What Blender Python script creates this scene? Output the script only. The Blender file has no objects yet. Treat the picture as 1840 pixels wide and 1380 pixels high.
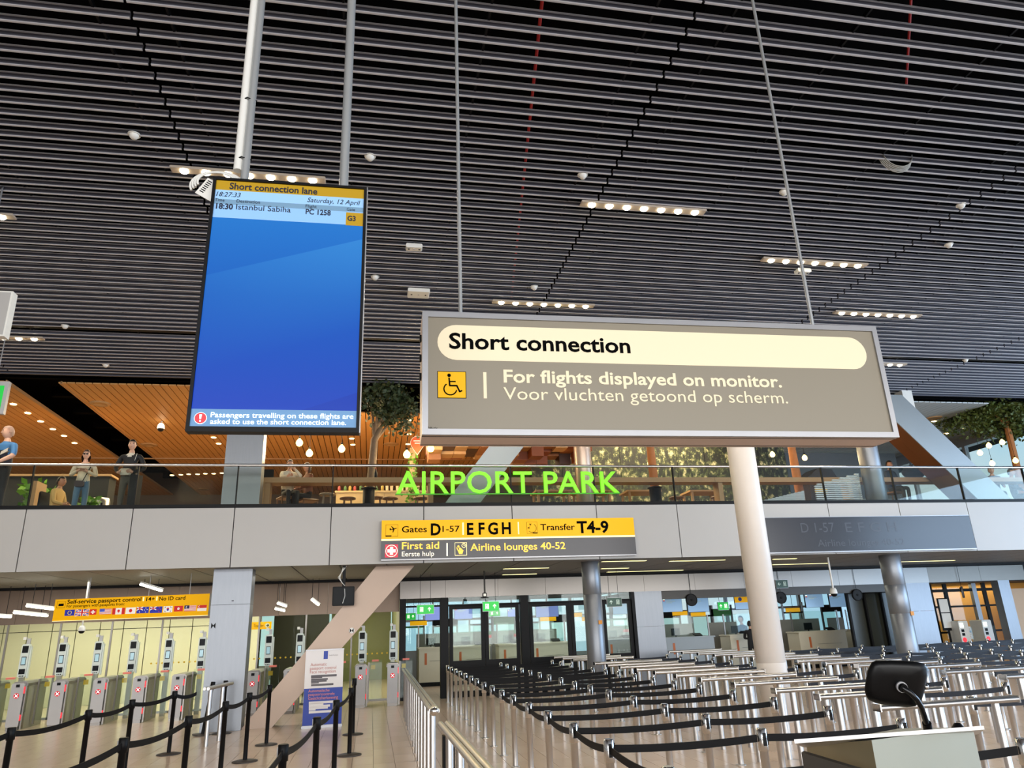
import bpy, bmesh, math, random
from mathutils import Vector, Matrix
random.seed(7)
S = bpy.context.scene
COL = S.collection

# ---------------------------------------------------------------- camera, world, exposure
# world axes: X along the facade to the right, Y away from the viewer, Z up (metres)
EYE, FPX = 1.7, 1285.0
PITCH, ROLL, YAW = math.radians(18.55), math.radians(-2.23), math.radians(11.3)
FW = Vector((math.sin(YAW) * math.cos(PITCH), math.cos(YAW) * math.cos(PITCH), math.sin(PITCH)))
_r0 = Vector((math.cos(YAW), -math.sin(YAW), 0))
_u0 = _r0.cross(FW)
RT = _r0 * math.cos(ROLL) + _u0 * math.sin(ROLL)
UP = -_r0 * math.sin(ROLL) + _u0 * math.cos(ROLL)
EYEP = Vector((0, 0, EYE))
cam = bpy.data.cameras.new('camera')
cam.sensor_width = 36.0
cam.lens = 36.0 * FPX / 1840
cam.clip_start, cam.clip_end = 0.05, 500
camo = bpy.data.objects.new('camera', cam)
COL.objects.link(camo)
camo.matrix_world = Matrix(((RT.x, UP.x, -FW.x, 0), (RT.y, UP.y, -FW.y, 0), (RT.z, UP.z, -FW.z, EYE), (0, 0, 0, 1)))
S.camera = camo

S.view_settings.view_transform = 'Standard'
S.view_settings.look = 'None'
S.view_settings.gamma = 1.0
S.view_settings.use_curve_mapping = False
S.view_settings.exposure = 0.2
W = bpy.data.worlds.new('sky')
S.world = W
W.use_nodes = True
_n, _l = W.node_tree.nodes, W.node_tree.links
_bg = _n['Background']
_tc = _n.new('ShaderNodeTexCoord'); _no = _n.new('ShaderNodeTexNoise'); _rp = _n.new('ShaderNodeValToRGB')
_no.inputs['Scale'].default_value = 2.2; _no.inputs['Detail'].default_value = 5
_rp.color_ramp.elements[0].position = 0.40; _rp.color_ramp.elements[0].color = (0.46, 0.74, 0.98, 1)
_rp.color_ramp.elements[1].position = 0.62; _rp.color_ramp.elements[1].color = (0.97, 0.95, 0.92, 1)
_l.new(_tc.outputs['Generated'], _no.inputs['Vector']); _l.new(_no.outputs['Fac'], _rp.inputs['Fac'])
_l.new(_rp.outputs['Color'], _bg.inputs['Color'])
_bg.inputs['Strength'].default_value = 0.92
S.cycles.max_bounces = 8
S.cycles.diffuse_bounces = 3
S.cycles.glossy_bounces = 3
S.cycles.transparent_max_bounces = 16
S.cycles.caustics_reflective = False
S.cycles.caustics_refractive = False
S.cycles.sample_clamp_indirect = 4.0

def area(name, loc, sx, sy, e, col, rot=(0, 0, 0)):
    ld = bpy.data.lights.new(name, 'AREA'); ld.shape = 'RECTANGLE'; ld.size = sx; ld.size_y = sy; ld.energy = e; ld.color = col
    lo = bpy.data.objects.new(name, ld); COL.objects.link(lo); lo.location = loc; lo.rotation_euler = rot
    return lo
# added unseen fill behind the viewer, and daylight of the windows on the right
area('front_fill_light', (4, -24, 4.6), 54, 9, 9500, (1.0, 0.97, 0.945), (math.radians(90), 0, 0))
area('side_glazing_daylight', (25.5, 5.0, 3.6), 18, 6.5, 2600, (0.50, 0.72, 1.0), (math.radians(90), 0, math.radians(90)))

def ray(x, y):
    return RT * ((x - 920) / FPX) - UP * ((y - 690) / FPX) + FW
def onz(x, y, z=0.0):
    d = ray(x, y); return EYEP + d * ((z - EYE) / d.z)
def ony(x, y, Y):
    d = ray(x, y); return EYEP + d * (Y / d.y)
def onx(x, y, X):
    d = ray(x, y); return EYEP + d * (X / d.x)

# ---------------------------------------------------------------- materials
def lin(c):
    c = c / 255.0
    return c / 12.92 if c <= 0.04045 else ((c + 0.055) / 1.055) ** 2.4
def rgb(r, g, b):
    return (lin(r), lin(g), lin(b), 1.0)
MATS = {}
def mat(name, col, rough=0.5, metal=0.0, emit=0.0, ecol=None, var=0.06, scale=6.0, bump=0.0, stretch=(1, 1, 1), coat=0.0, spec=0.5):
    if name in MATS:
        return MATS[name]
    m = bpy.data.materials.new(name); m.use_nodes = True
    n, l = m.node_tree.nodes, m.node_tree.links
    b = n['Principled BSDF']
    c = rgb(*col)
    b.inputs['Roughness'].default_value = rough
    b.inputs['Metallic'].default_value = metal
    b.inputs['Specular IOR Level'].default_value = spec
    b.inputs['Coat Weight'].default_value = coat
    b.inputs['Base Color'].default_value = c
    if var > 0:
        tc = n.new('ShaderNodeTexCoord'); mp = n.new('ShaderNodeMapping'); nz = n.new('ShaderNodeTexNoise'); mx = n.new('ShaderNodeMixRGB')
        mp.inputs['Scale'].default_value = stretch
        nz.inputs['Scale'].default_value = scale; nz.inputs['Detail'].default_value = 4
        mx.inputs['Color1'].default_value = tuple(v * (1 - var) for v in c[:3]) + (1,)
        mx.inputs['Color2'].default_value = tuple(min(1, v * (1 + var)) for v in c[:3]) + (1,)
        l.new(tc.outputs['Object'], mp.inputs['Vector']); l.new(mp.outputs['Vector'], nz.inputs['Vector'])
        l.new(nz.outputs['Fac'], mx.inputs['Fac']); l.new(mx.outputs['Color'], b.inputs['Base Color'])
        if bump > 0:
            bp = n.new('ShaderNodeBump'); bp.inputs['Strength'].default_value = bump; bp.inputs['Distance'].default_value = 0.01
            l.new(nz.outputs['Fac'], bp.inputs['Height']); l.new(bp.outputs['Normal'], b.inputs['Normal'])
    if emit > 0:
        b.inputs['Emission Color'].default_value = rgb(*(ecol or col))
        b.inputs['Emission Strength'].default_value = emit
    MATS[name] = m
    return m
def glass(name, tint, refl=0.10, rough=0.02, body=0.0, bodycol=(200, 210, 200), fres=0.3):
    if name in MATS:
        return MATS[name]
    m = bpy.data.materials.new(name); m.use_nodes = True
    n, l = m.node_tree.nodes, m.node_tree.links
    n.remove(n['Principled BSDF'])
    t = n.new('ShaderNodeBsdfTransparent'); g = n.new('ShaderNodeBsdfGlossy'); mx = n.new('ShaderNodeMixShader'); fr = n.new('ShaderNodeLayerWeight')
    t.inputs['Color'].default_value = rgb(*tint)
    g.inputs['Roughness'].default_value = rough; g.inputs['Color'].default_value = (0.9, 0.95, 0.95, 1)
    fr.inputs['Blend'].default_value = 0.25
    ma = n.new('ShaderNodeMath'); ma.operation = 'MULTIPLY_ADD'; ma.inputs[1].default_value = fres; ma.inputs[2].default_value = refl
    l.new(fr.outputs['Fresnel'], ma.inputs[0]); l.new(ma.outputs[0], mx.inputs['Fac'])
    src = t
    if body > 0:
        d = n.new('ShaderNodeBsdfDiffuse'); d.inputs['Color'].default_value = rgb(*bodycol)
        m2 = n.new('ShaderNodeMixShader'); m2.inputs['Fac'].default_value = body
        l.new(t.outputs[0], m2.inputs[1]); l.new(d.outputs[0], m2.inputs[2]); src = m2
    l.new(src.outputs[0], mx.inputs[1]); l.new(g.outputs[0], mx.inputs[2])
    l.new(mx.outputs[0], n['Material Output'].inputs['Surface'])
    MATS[name] = m
    return m

# ---------------------------------------------------------------- mesh helpers
class MB:
    def __init__(s):
        s.v, s.f, s.sm = [], [], []
    def add(s, vs, fs, smooth=False):
        o = len(s.v)
        s.v += [tuple(p) for p in vs]
        s.f += [tuple(i + o for i in f) for f in fs]
        s.sm += [smooth] * len(fs)
        return s
    def box(s, x0, x1, y0, y1, z0, z1):
        return s.add([(x0, y0, z0), (x1, y0, z0), (x1, y1, z0), (x0, y1, z0), (x0, y0, z1), (x1, y0, z1), (x1, y1, z1), (x0, y1, z1)],
                     [(3, 2, 1, 0), (4, 5, 6, 7), (0, 1, 5, 4), (1, 2, 6, 5), (2, 3, 7, 6), (3, 0, 4, 7)])
    def bbox(s, x0, x1, y0, y1, z0, z1, b=0.01):
        # box with its vertical edges and front/back edges chamfered
        b = min(b, (x1 - x0) / 2.2, (z1 - z0) / 2.2)
        poly = [(x0 + b, z0), (x1 - b, z0), (x1, z0 + b), (x1, z1 - b), (x1 - b, z1), (x0 + b, z1), (x0, z1 - b), (x0, z0 + b)]
        return s.prism_y(poly, y0, y1)
    def prism_y(s, poly, y0, y1):
        n = len(poly)
        vs = [(p[0], y0, p[1]) for p in poly] + [(p[0], y1, p[1]) for p in poly]
        fs = [tuple(range(n)), tuple(range(2 * n - 1, n - 1, -1))] + [(i, i + n, (i + 1) % n + n, (i + 1) % n) for i in range(n)]
        return s.add(vs, fs)
    def prism_x(s, poly, x0, x1):
        n = len(poly)
        vs = [(x0, p[0], p[1]) for p in poly] + [(x1, p[0], p[1]) for p in poly]
        fs = [tuple(range(n)), tuple(range(2 * n - 1, n - 1, -1))] + [(i, i + n, (i + 1) % n + n, (i + 1) % n) for i in range(n)]
        return s.add(vs, fs)
    def prism_z(s, poly, z0, z1):
        n = len(poly)
        vs = [(p[0], p[1], z0) for p in poly] + [(p[0], p[1], z1) for p in poly]
        fs = [tuple(range(n - 1, -1, -1)), tuple(range(n, 2 * n))] + [(i, (i + 1) % n, (i + 1) % n + n, i + n) for i in range(n)]
        return s.add(vs, fs)
    def tube(s, pts, r, n=8, cap=True):
        pts = [Vector(p) for p in pts]
        rs = r if isinstance(r, (list, tuple)) else [r] * len(pts)
        vs, fs = [], []
        prev = None
        for i, p in enumerate(pts):
            d = (pts[min(i + 1, len(pts) - 1)] - pts[max(i - 1, 0)])
            d = d.normalized() if d.length > 1e-9 else Vector((0, 0, 1))
            if prev is None:
                a = d.cross(Vector((0, 0, 1)))
                if a.length < 1e-3: a = d.cross(Vector((1, 0, 0)))
            else:
                a = prev - d * prev.dot(d)
            a.normalize(); prev = a
            b = d.cross(a)
            for k in range(n):
                t = 2 * math.pi * k / n
                vs.append(p + (a * math.cos(t) + b * math.sin(t)) * rs[i])
        for i in range(len(pts) - 1):
            for k in range(n):
                fs.append((i * n + k, i * n + (k + 1) % n, (i + 1) * n + (k + 1) % n, (i + 1) * n + k))
        s.add(vs, fs, True)
        if cap:
            m = len(pts)
            s.add(vs[:n], [tuple(range(n - 1, -1, -1))]); s.add(vs[(m - 1) * n:], [tuple(range(n))])
        return s
    def lathe(s, prof, n=16, c=(0, 0, 0), smooth=True):
        vs, fs = [], []
        for r, z in prof:
            for k in range(n):
                t = 2 * math.pi * k / n
                vs.append((c[0] + r * math.cos(t), c[1] + r * math.sin(t), c[2] + z))
        for i in range(len(prof) - 1):
            for k in range(n):
                fs.append((i * n + k, i * n + (k + 1) % n, (i + 1) * n + (k + 1) % n, (i + 1) * n + k))
        s.add(vs, fs, smooth)
        m = len(prof)
        if prof[0][0] > 1e-6: s.add(vs[:n], [tuple(range(n - 1, -1, -1))])
        if prof[-1][0] > 1e-6: s.add(vs[(m - 1) * n:], [tuple(range(n))])
        return s
    def ball(s, c, r, n=12, m=8, sc=(1, 1, 1)):
        vs = [(c[0], c[1], c[2] - r * sc[2])]
        for i in range(1, m):
            a = -math.pi / 2 + math.pi * i / m
            for k in range(n):
                t = 2 * math.pi * k / n
                vs.append((c[0] + r * sc[0] * math.cos(a) * math.cos(t), c[1] + r * sc[1] * math.cos(a) * math.sin(t), c[2] + r * sc[2] * math.sin(a)))
        vs.append((c[0], c[1], c[2] + r * sc[2]))
        fs = [(0, 1 + (k + 1) % n, 1 + k) for k in range(n)]
        for i in range(m - 2):
            for k in range(n):
                a, b = 1 + i * n + k, 1 + i * n + (k + 1) % n
                fs.append((a, b, b + n, a + n))
        e = len(vs) - 1; o = 1 + (m - 2) * n
        fs += [(o + k, o + (k + 1) % n, e) for k in range(n)]
        return s.add(vs, fs, True)
    def disc_y(s, cx, cz, r, y0, y1, n=20):
        return s.prism_y([(cx + r * math.cos(2 * math.pi * k / n), cz + r * math.sin(2 * math.pi * k / n)) for k in range(n)], y0, y1)
    def mesh(s, name, m=None):
        me = bpy.data.meshes.new(name)
        me.from_pydata(s.v, [], s.f)
        me.polygons.foreach_set('use_smooth', s.sm)
        for mm in (m if isinstance(m, (list, tuple)) else [m] if m else []):
            me.materials.append(mm)
        me.update()
        return me
    def build(s, name, m, parent=None, loc=None):
        return place(name, s.mesh(name, m), parent, loc)
def place(name, me, parent=None, loc=None, rz=0.0, rot=None):
    o = bpy.data.objects.new(name, me)
    COL.objects.link(o)
    if parent is not None: o.parent = parent
    if loc is not None: o.location = loc
    if rot is not None: o.rotation_euler = rot
    elif rz: o.rotation_euler = (0, 0, rz)
    return o
def tag(o, label=None, cat=None, group=None, kind=None):
    if label: o['label'] = label
    if cat: o['category'] = cat
    if group: o['group'] = group
    if kind: o['kind'] = kind
    return o
def thing(name, label, cat, loc=(0, 0, 0), rz=0.0, group=None, kind=None):
    o = bpy.data.objects.new(name, None); COL.objects.link(o)
    o.empty_display_size = 0.1
    o.location = loc; o.rotation_euler = (0, 0, rz)
    return tag(o, label, cat, group, kind)
def struct(name, loc=(0, 0, 0)):
    o = bpy.data.objects.new(name, None); COL.objects.link(o)
    o.empty_display_size = 0.1; o.location = loc; o['kind'] = 'structure'
    return o
def copy_tree(o, parent=None):
    c = o.copy(); COL.objects.link(c)
    if parent is not None: c.parent = parent
    for ch in o.children: copy_tree(ch, c)
    return c

# ---------------------------------------------------------------- flat lettering (in the local XZ plane, facing -Y)
def glyphs(body, shear=0.0, bold=0.0):
    cu = bpy.data.curves.new('t', 'FONT'); cu.body = body; cu.size = 1.0; cu.shear = shear; cu.offset = bold
    cu.resolution_u = 3
    ob = bpy.data.objects.new('t', cu); COL.objects.link(ob)
    dg = bpy.context.evaluated_depsgraph_get()
    me = ob.evaluated_get(dg).to_mesh()
    vs = [tuple(v.co) for v in me.vertices]; fs = [tuple(p.vertices) for p in me.polygons]
    ob.evaluated_get(dg).to_mesh_clear()
    bpy.data.objects.remove(ob); bpy.data.curves.remove(cu)
    return vs, fs
_H = max(v[1] for v in glyphs('H')[0])
def text(parent, s, x, z, h, m, w=None, y=-0.002, bold=0.0, shear=0.0, name='lettering', rise=0.0, thick=0.0):
    if ' ' in s and h > .03:                                    # each word a piece of its own
        full = glyphs(s, shear, bold)[0]; fx0 = min(v[0] for v in full); fx1 = max(v[0] for v in full)
        kx = w / (fx1 - fx0) if w else h / _H; pos = 0; o = None
        for word in s.split(' '):
            end = pos + len(word); wv = glyphs(word, shear, bold)[0]
            ww = max(v[0] for v in wv) - min(v[0] for v in wv)
            xr = max(v[0] for v in glyphs(s[:end], shear, bold)[0])
            o = text(parent, word, x + (xr - ww - fx0) * kx, z, h, m, ww * kx, y, bold, shear, name, rise, thick)
            pos = end + 1
        return o
    vs, fs = glyphs(s, shear, bold)
    x0 = min(v[0] for v in vs); x1 = max(v[0] for v in vs)
    k = h / _H
    kx = w / (x1 - x0) if w else k
    mb = MB()
    P = [(x + (v[0] - x0) * kx, y, z + v[1] * k + (v[0] - x0) * kx * rise) for v in vs]
    mb.add(P, fs)
    if thick > 0:
        n = len(P)
        ed = {}
        for f in fs:
            for i in range(len(f)):
                a, b = f[i], f[(i + 1) % len(f)]
                ed[(a, b)] = 1
        mb.add([(p[0], p[1] + thick, p[2]) for p in P], [tuple(reversed(f)) for f in fs])
        for (a, b) in ed:
            if (b, a) not in ed:
                mb.f.append((b, a, a + n, b + n)); mb.sm.append(False)
    return mb.build(name, m, parent)
class Frame:
    """the vertical face of a sign: pixel of the photograph -> local x, z on it"""
    def __init__(s, O, yaw=0.0):
        s.O, s.yaw = Vector(O), yaw
        s.d = Vector((math.cos(yaw), math.sin(yaw), 0)); s.n = Vector((-math.sin(yaw), math.cos(yaw), 0))
    def loc(s, px, py):
        r = ray(px, py)
        p = EYEP + r * ((s.O - EYEP).dot(s.n) / r.dot(s.n))
        q = p - s.O
        return q.dot(s.d), q.z
    def text(s, parent, body, a, b, cap, m, **k):
        """a, b: pixels of the left and right end of the baseline, cap: cap height in pixels"""
        x0, z0 = s.loc(*a); x1, z1 = s.loc(*b); _, zt = s.loc(a[0], a[1] - cap)
        return text(parent, body, x0, (z0 + z1) / 2, abs(zt - z0), m, w=x1 - x0, **k)
    def rect(s, parent, name, a, b, m, y0=-0.002, y1=0.0):
        x0, z0 = s.loc(*a); x1, z1 = s.loc(*b)
        return MB().box(min(x0, x1), max(x0, x1), y0, y1, min(z0, z1), max(z0, z1)).build(name, m, parent)
# ---------------------------------------------------------------- palette
M_TILE = mat('floor_tile', (222, 198, 176), 0.22, var=0.05, scale=3)
M_TILE2 = mat('floor_tile_b', (216, 192, 170), 0.24, var=0.05, scale=3)
M_JOINT = mat('floor_joint', (110, 98, 86), 0.8)
M_SLAT = mat('slat_face_shaded', (88, 88, 98), 0.45, 0.1, var=0.05, scale=2)
M_SLATE = mat('slat_edge_lit', (194, 194, 200), 0.4, 0.15, var=0.03, scale=2)
M_VOID = mat('ceiling_void', (8, 8, 9), 0.95, var=0.3, scale=0.8, spec=.05)
M_BLACK = mat('black_paint', (6, 6, 8), 0.5, spec=.2)
M_RUBBER = mat('black_matt', (14, 14, 16), 0.7, spec=.2)
M_STEEL = mat('brushed_steel', (128, 124, 120), 0.36, 1.0, var=0.06, scale=8, stretch=(1, 1, 14))
M_STEELV = mat('steel_column', (136, 140, 146), 0.42, 0.7, var=0.07, scale=5, stretch=(6, 6, 0.6))
M_POST = mat('satin_steel', (196, 194, 192), 0.32, 1.0, var=0.03)
M_CHROME = mat('polished_steel', (215, 213, 210), 0.12, 1.0, var=0.02)
M_BRACE = mat('taupe_cladding', (158, 138, 122), 0.38, 0.35, var=0.05, scale=2)
M_BRACEG = mat('grey_cladding', (150, 156, 158), 0.36, 0.45, var=0.05, scale=2)
M_BRONZE = mat('bronze_cladding', (118, 74, 46), 0.45, 0.3, var=0.08, scale=2)
M_FASCIA = mat('fascia_panel', (174, 172, 169), 0.42, 0.0, var=0.025, scale=1.5)
M_WHITE = mat('white_plastic', (225, 224, 218), 0.45)
M_WCOL = mat('white_column', (222, 214, 206), 0.42, var=0.03)
M_ALU = mat('alu_frame', (158, 158, 161), 0.35, 0.6)
M_SOFFIT = mat('soffit_metal', (124, 123, 124), 0.5, 0.2, var=0.08, scale=60, bump=0.5, stretch=(6, 0.1, 1))
M_WOOD = mat('ceiling_wood', (206, 154, 92), 0.5, var=0.12, scale=3, stretch=(8, 0.4, 1))
M_GREYW = mat('ceiling_wood_daylit', (198, 204, 206), 0.5, var=0.05)  # same wood planks with cool daylight painted into the colour
M_OAK = mat('oak', (178, 142, 100), 0.5, var=0.12, scale=4, stretch=(1, 6, 6))
M_RED = mat('red_pipe', (190, 40, 36), 0.5)
M_LAMP = mat('lamp_glow', (255, 240, 205), 0.4, emit=14.0, var=0)
M_TUBE = mat('tube_glow', (255, 250, 225), 0.4, emit=7.0, var=0)
M_STREAK = mat('soffit_tube_glow', (250, 240, 170), 0.4, emit=1.6, var=0)
M_BULB = mat('bulb_glow', (255, 228, 140), 0.4, emit=3.2, var=0)
M_DOWN = mat('downlight_glow', (255, 222, 160), 0.4, emit=5.0, var=0)
G_RAIL = glass('rail_glass', (238, 241, 238), 0.02, fres=.22)
G_CLEAR = glass('clear_glass', (240, 246, 243), 0.02, fres=.15)
G_GREEN = glass('green_glass', (243, 246, 228), 0.0, fres=.06)

# ---------------------------------------------------------------- floor of single tiles
floor = struct('floor')
MB().box(-24, 30, -25, 45, -0.25, -0.008).build('floor_slab', M_JOINT, floor)
TW, TD = 0.283, 0.62
_mt = MB().box(0.0025, TW - 0.0025, 0.0025, TD - 0.0025, -0.012, 0.0)
_tm = [_mt.mesh('tile', M_TILE), _mt.mesh('tile', M_TILE2)]
cells, rest = [], MB()
for i in range(-52, 84):
    for j in range(-8, 50):
        x, y = i * TW + 0.078, j * TD + 0.29
        c = Vector((x + TW / 2, y + TD / 2, 0)) - EYEP
        d = c.dot(FW)
        vis = False
        if d > 1:
            u, v = 920 + FPX * c.dot(RT) / d, 690 - FPX * c.dot(UP) / d
            vis = -10 < u < 1850 and v < 1392
        cells.append((d if vis else 999, i, j, x, y))
cells.sort()
for q, (d, i, j, x, y) in enumerate(cells):
    if q < 300 and d < 900:
        place('tile', _tm[(i * 7 + j * 3) % 2], floor, (x, y, 0))
    else:
        rest.add([(x + .0025, y + .0025, 0), (x + TW - .0025, y + .0025, 0), (x + TW - .0025, y + TD - .0025, 0), (x + .0025, y + TD - .0025, 0)], [(0, 1, 2, 3)])
tag(rest.build('tile_field', M_TILE, floor), kind='stuff')

# ---------------------------------------------------------------- hall ceiling: hanging slats under a black void
ZC = 7.3
ceil = struct('ceiling')
MB().box(-24, 30, -12, 16.9, 9.0, 9.2).build('void_deck', M_VOID, ceil)
prof = [(-.011, .070), (.026, .070), (.026, .006), (.022, 0), (.006, 0), (-.002, .003), (-.002, .009), (.004, .013), (.004, .060), (-.011, .061)]
BREAKS = [-13.6, -7.85, -2.38, 3.0, 8.5, 14.1, 19.6, 25.2]
_sl = {}
SLOTS = [1, 0, 1, 1, 1, 1, 1, 0, 1, 1]       # floor bounce painted in: lighter lips and underside, darker web
SKIP = onz(705, 612, ZC).y
def seen(x0, x1, y):
    for t in range(9):
        c = Vector((x0 + (x1 - x0) * t / 8, y, ZC)) - EYEP
        d = c.dot(FW)
        if d > .5 and -160 < 920 + FPX * c.dot(RT) / d < 2000 and 690 - FPX * c.dot(UP) / d > -90: return True
    return False
for k in range(62):
    y = 4.28 + 0.2 * k
    if abs(y - SKIP) < 0.1: 
        MB().box(-13.6, 25, y - .04, y + .05, ZC + .05, ZC + .09).build('joint_cover', M_BLACK, ceil)
        continue
    for a, b in zip(BREAKS, BREAKS[1:]):
        if not seen(a, b, y): continue
        key = (a, b)
        if key not in _sl:
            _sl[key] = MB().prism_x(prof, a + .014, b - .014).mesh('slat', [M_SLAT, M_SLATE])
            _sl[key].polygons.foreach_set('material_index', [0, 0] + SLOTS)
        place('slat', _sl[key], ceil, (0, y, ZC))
_far = MB()
for k in range(142):
    y = 4.28 + 0.2 * (k - 80)
    for a, b in zip(BREAKS, BREAKS[1:]):
        if not seen(a, b, y): _far.prism_x([(p[0] + y, p[1] + ZC) for p in prof], a + .014, b - .014)
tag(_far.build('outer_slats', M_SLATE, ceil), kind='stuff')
_car = MB().box(-.012, .012, -11, 16.6, ZC + .064, ZC + .11).mesh('carrier_rail', M_BLACK)
for x in (-9.2, -6.5, -4.6, -2.72, -2.05, -0.4, 1.0, 2.6, 3.4, 4.75, 6.45, 8.1, 8.9, 10.4, 12.2, 13.7, 14.6, 16.2, 18.0):
    place('carrier_rail', _car, ceil, (x, 0, 0))
# services in the dark void
MB().tube([(1.35, 3.5, 8.2), (2.75, 13.5, 8.2)], .02).build('sprinkler_pipe', M_RED, ceil)
MB().tube([(4.6, 3.5, 8.6), (7.2, 7.0, 8.6)], .016).build('sprinkler_pipe', M_RED, ceil)
for x, w in ((-5.5, .5), (-1.0, .35), (3.6, .6), (9.4, .5), (13.0, .4)):
    MB().box(x, x + w, 3, 16.5, 8.3, 8.6).build('duct', M_VOID, ceil)
for y in (5.5, 8.5, 11.5, 14.5):
    MB().box(-14, 24, y, y + .12, 8.7, 8.95).build('beam', M_VOID, ceil)
# front edge of the slat field and the dark recess towards the mezzanine ceiling
MB().box(-13.6, 25, 16.46, 16.5, ZC - .01, ZC + .12).build('edge_trim', M_SLAT, ceil)
MB().box(-16, 26, 16.9, 17.0, ZC + .05, 9.0).build('recess_face', M_VOID, ceil)

# outer shell far behind and beside the viewer
sh = struct('wall_left'); MB().box(-14.4, -14.2, -8, 33, 0, 9).build('wall_sheet', M_FASCIA, sh)

# ---------------------------------------------------------------- mezzanine: deck, fascia panels, soffit
YF, ZB, ZT, PP = 15.0, 2.945, 4.09, 1.866
ZM = 3.88
deck = struct('floor_mezzanine')
MB().box(-14.2, 26, YF + .06, 33, ZB + .08, ZM).build('slab', mat('mezzanine_floor', (120, 100, 78), 0.4), deck)
fas = struct('wall_fascia')
MB().box(-14.2, 26, YF + .03, YF + .06, ZB, ZT + .02).build('backing', M_BLACK, fas)
MB().box(-14.2, 26, YF - .005, YF + .06, ZT, ZT + .045).build('shadow_gap', M_BLACK, fas)
_pn = MB().bbox(.009, PP - .009, 0, .03, ZB, ZT, .004).mesh('panel', M_FASCIA)
SEAM0 = -0.842
for k in range(-7, 14):
    place('panel', _pn, fas, (SEAM0 + k * PP, YF, 0))

sof = struct('ceiling_soffit')
MB().box(-14.2, 26, YF + .06, 19.5, ZB + .03, ZB + .08).build('backing', M_BLACK, sof)
_sp = MB().box(.012, .921, YF + .08, 19.42, ZB + .0, ZB + .03).mesh('panel', M_SOFFIT)
_sq = MB().box(.008, .925, YF + .08, 17.1, ZB + .0, ZB + .03).mesh('panel', M_SOFFIT)
for k in range(-14, 28):
    place('panel', _sp, sof, (SEAM0 + .2 + k * .933, 0, 0))
MB().box(-14.2, 26, 19.42, 19.5, ZB - .06, ZB + .03).build('edge_profile', M_BLACK, sof)
# fluorescent tubes behind the perforated soffit, each glowing through as a narrow streak
for (a, b, y) in (((905, 0), (985, 0), 1022), ((900, 0), (960, 0), 1034), ((1082, 0), (1160, 0), 1009), ((1080, 0), (1130, 0), 1022), ((1078, 0), (1200, 0), 1031),
                  ((1205, 0), (1300, 0), 1008), ((1388, 0), (1432, 0), 1005), ((1392, 0), (1485, 0), 1014), ((1618, 0), (1710, 0), 1009)):
    p, q = onz(a[0], y, ZB), onz(b[0], y - 1.5, ZB)
    yy = (p.y + q.y) / 2
    if yy < 15.15: continue
    yy = min(yy, 19.2)
    MB().box(p.x, q.x, yy - .05, yy + .05, ZB - .006, ZB + .002).build('tube_light', M_STREAK, sof)

# glass balustrade
ZH = 4.957
bal = thing('glass_balustrade', 'long glass balustrade with slim black posts and steel handrail above the white fascia', 'railing', (0, YF, ZT))
MB().tube([(-14, YF + .02 - YF, ZH - ZT), (26, .02, ZH - ZT)], .03, 10).build('handrail', M_POST, bal)
MB().box(-14, 26, 0, .06, .045, .075).build('base_channel', M_BLACK, bal)
_gp = MB().box(.012, PP - .012, .02, .03, .07, ZH - ZT - .035).mesh('pane', G_RAIL)
_ps = MB().box(-.011, .011, -.005, .05, .04, ZH - ZT - .02).mesh('post', M_BLACK)
for k in range(-6, 13):
    place('pane', _gp, bal, (SEAM0 + k * PP, 0, 0)); place('post', _ps, bal, (SEAM0 + k * PP, 0, 0))

# ---------------------------------------------------------------- columns and inclined legs (they run through both storeys)
def clad_box(name, x0, x1, y0, y1, z0, z1, m, joints=()):
    s = struct(name)
    zs = [z0] + list(joints) + [z1]
    for a, b in zip(zs, zs[1:]):
        MB().box(x0, x1, y0, y1, a + .003, b - .003).build('cladding', m, s)
    MB().box(x0 + .006, x1 - .006, y0 + .006, y1 - .006, z0, z1).build('core', M_BLACK, s)
    return s
colL = clad_box('column_clad', -3.08, -2.35, 15.45, 15.86, 0, ZB + .03, M_STEELV, (2.27,))
for dx in (-.04, .04):
    MB().prism_y([(-3.0 + dx, 1.83), (-3.0 - dx * .1, 1.885), (-3.0 + dx, 1.94)], 15.444, 15.45).build('marker', M_BLACK, colL)
MB().box(-2.7, -2.66, 15.445, 15.45, 2.33, 2.345).build('stud', M_BLACK, colL)
clad_box('column_clad', -3.14, -2.38, 15.8, 16.2, ZM, 7.25, M_STEELV)
def round_col(name, x, y, r, z0, z1, m, joints=(), n=28):
    s = struct(name)
    zs = [z0] + list(joints) + [z1]
    for a, b in zip(zs, zs[1:]):
        MB().lathe([(r - .004, a), (r, a + .004), (r, b - .004), (r - .004, b)], n, (x, y, 0)).build('shell', m, s)
    return s
c2 = round_col('column_round', 4.745, 15.7, .2, 0, ZB + .03, M_STEELV, (2.25,))
MB().box(4.78, 4.86, 15.49, 15.505, 1.63, 1.71).build('sticker', mat('orange_sticker', (214, 140, 40)), c2)
c3 = round_col('column_round', 12.245, 15.7, .235, 0, ZB + .03, M_STEELV, (1.6, 2.25))
MB().box(12.34, 12.42, 15.47, 15.49, 1.55, 1.64).build('sticker', mat('orange_sticker', (214, 140, 40)), c3)
round_col('column_round', 4.83, 16.0, .2, ZM, 7.25, mat('pale_steel_column', (205, 178, 158), 0.35, 0.5))
round_col('column_round', 12.46, 16.0, .25, ZM, 7.25, M_STEELV)
round_col('column_white', 6.71, 12.03, .245, 0, 7.0, M_WCOL, (0.92,), 36)
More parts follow.
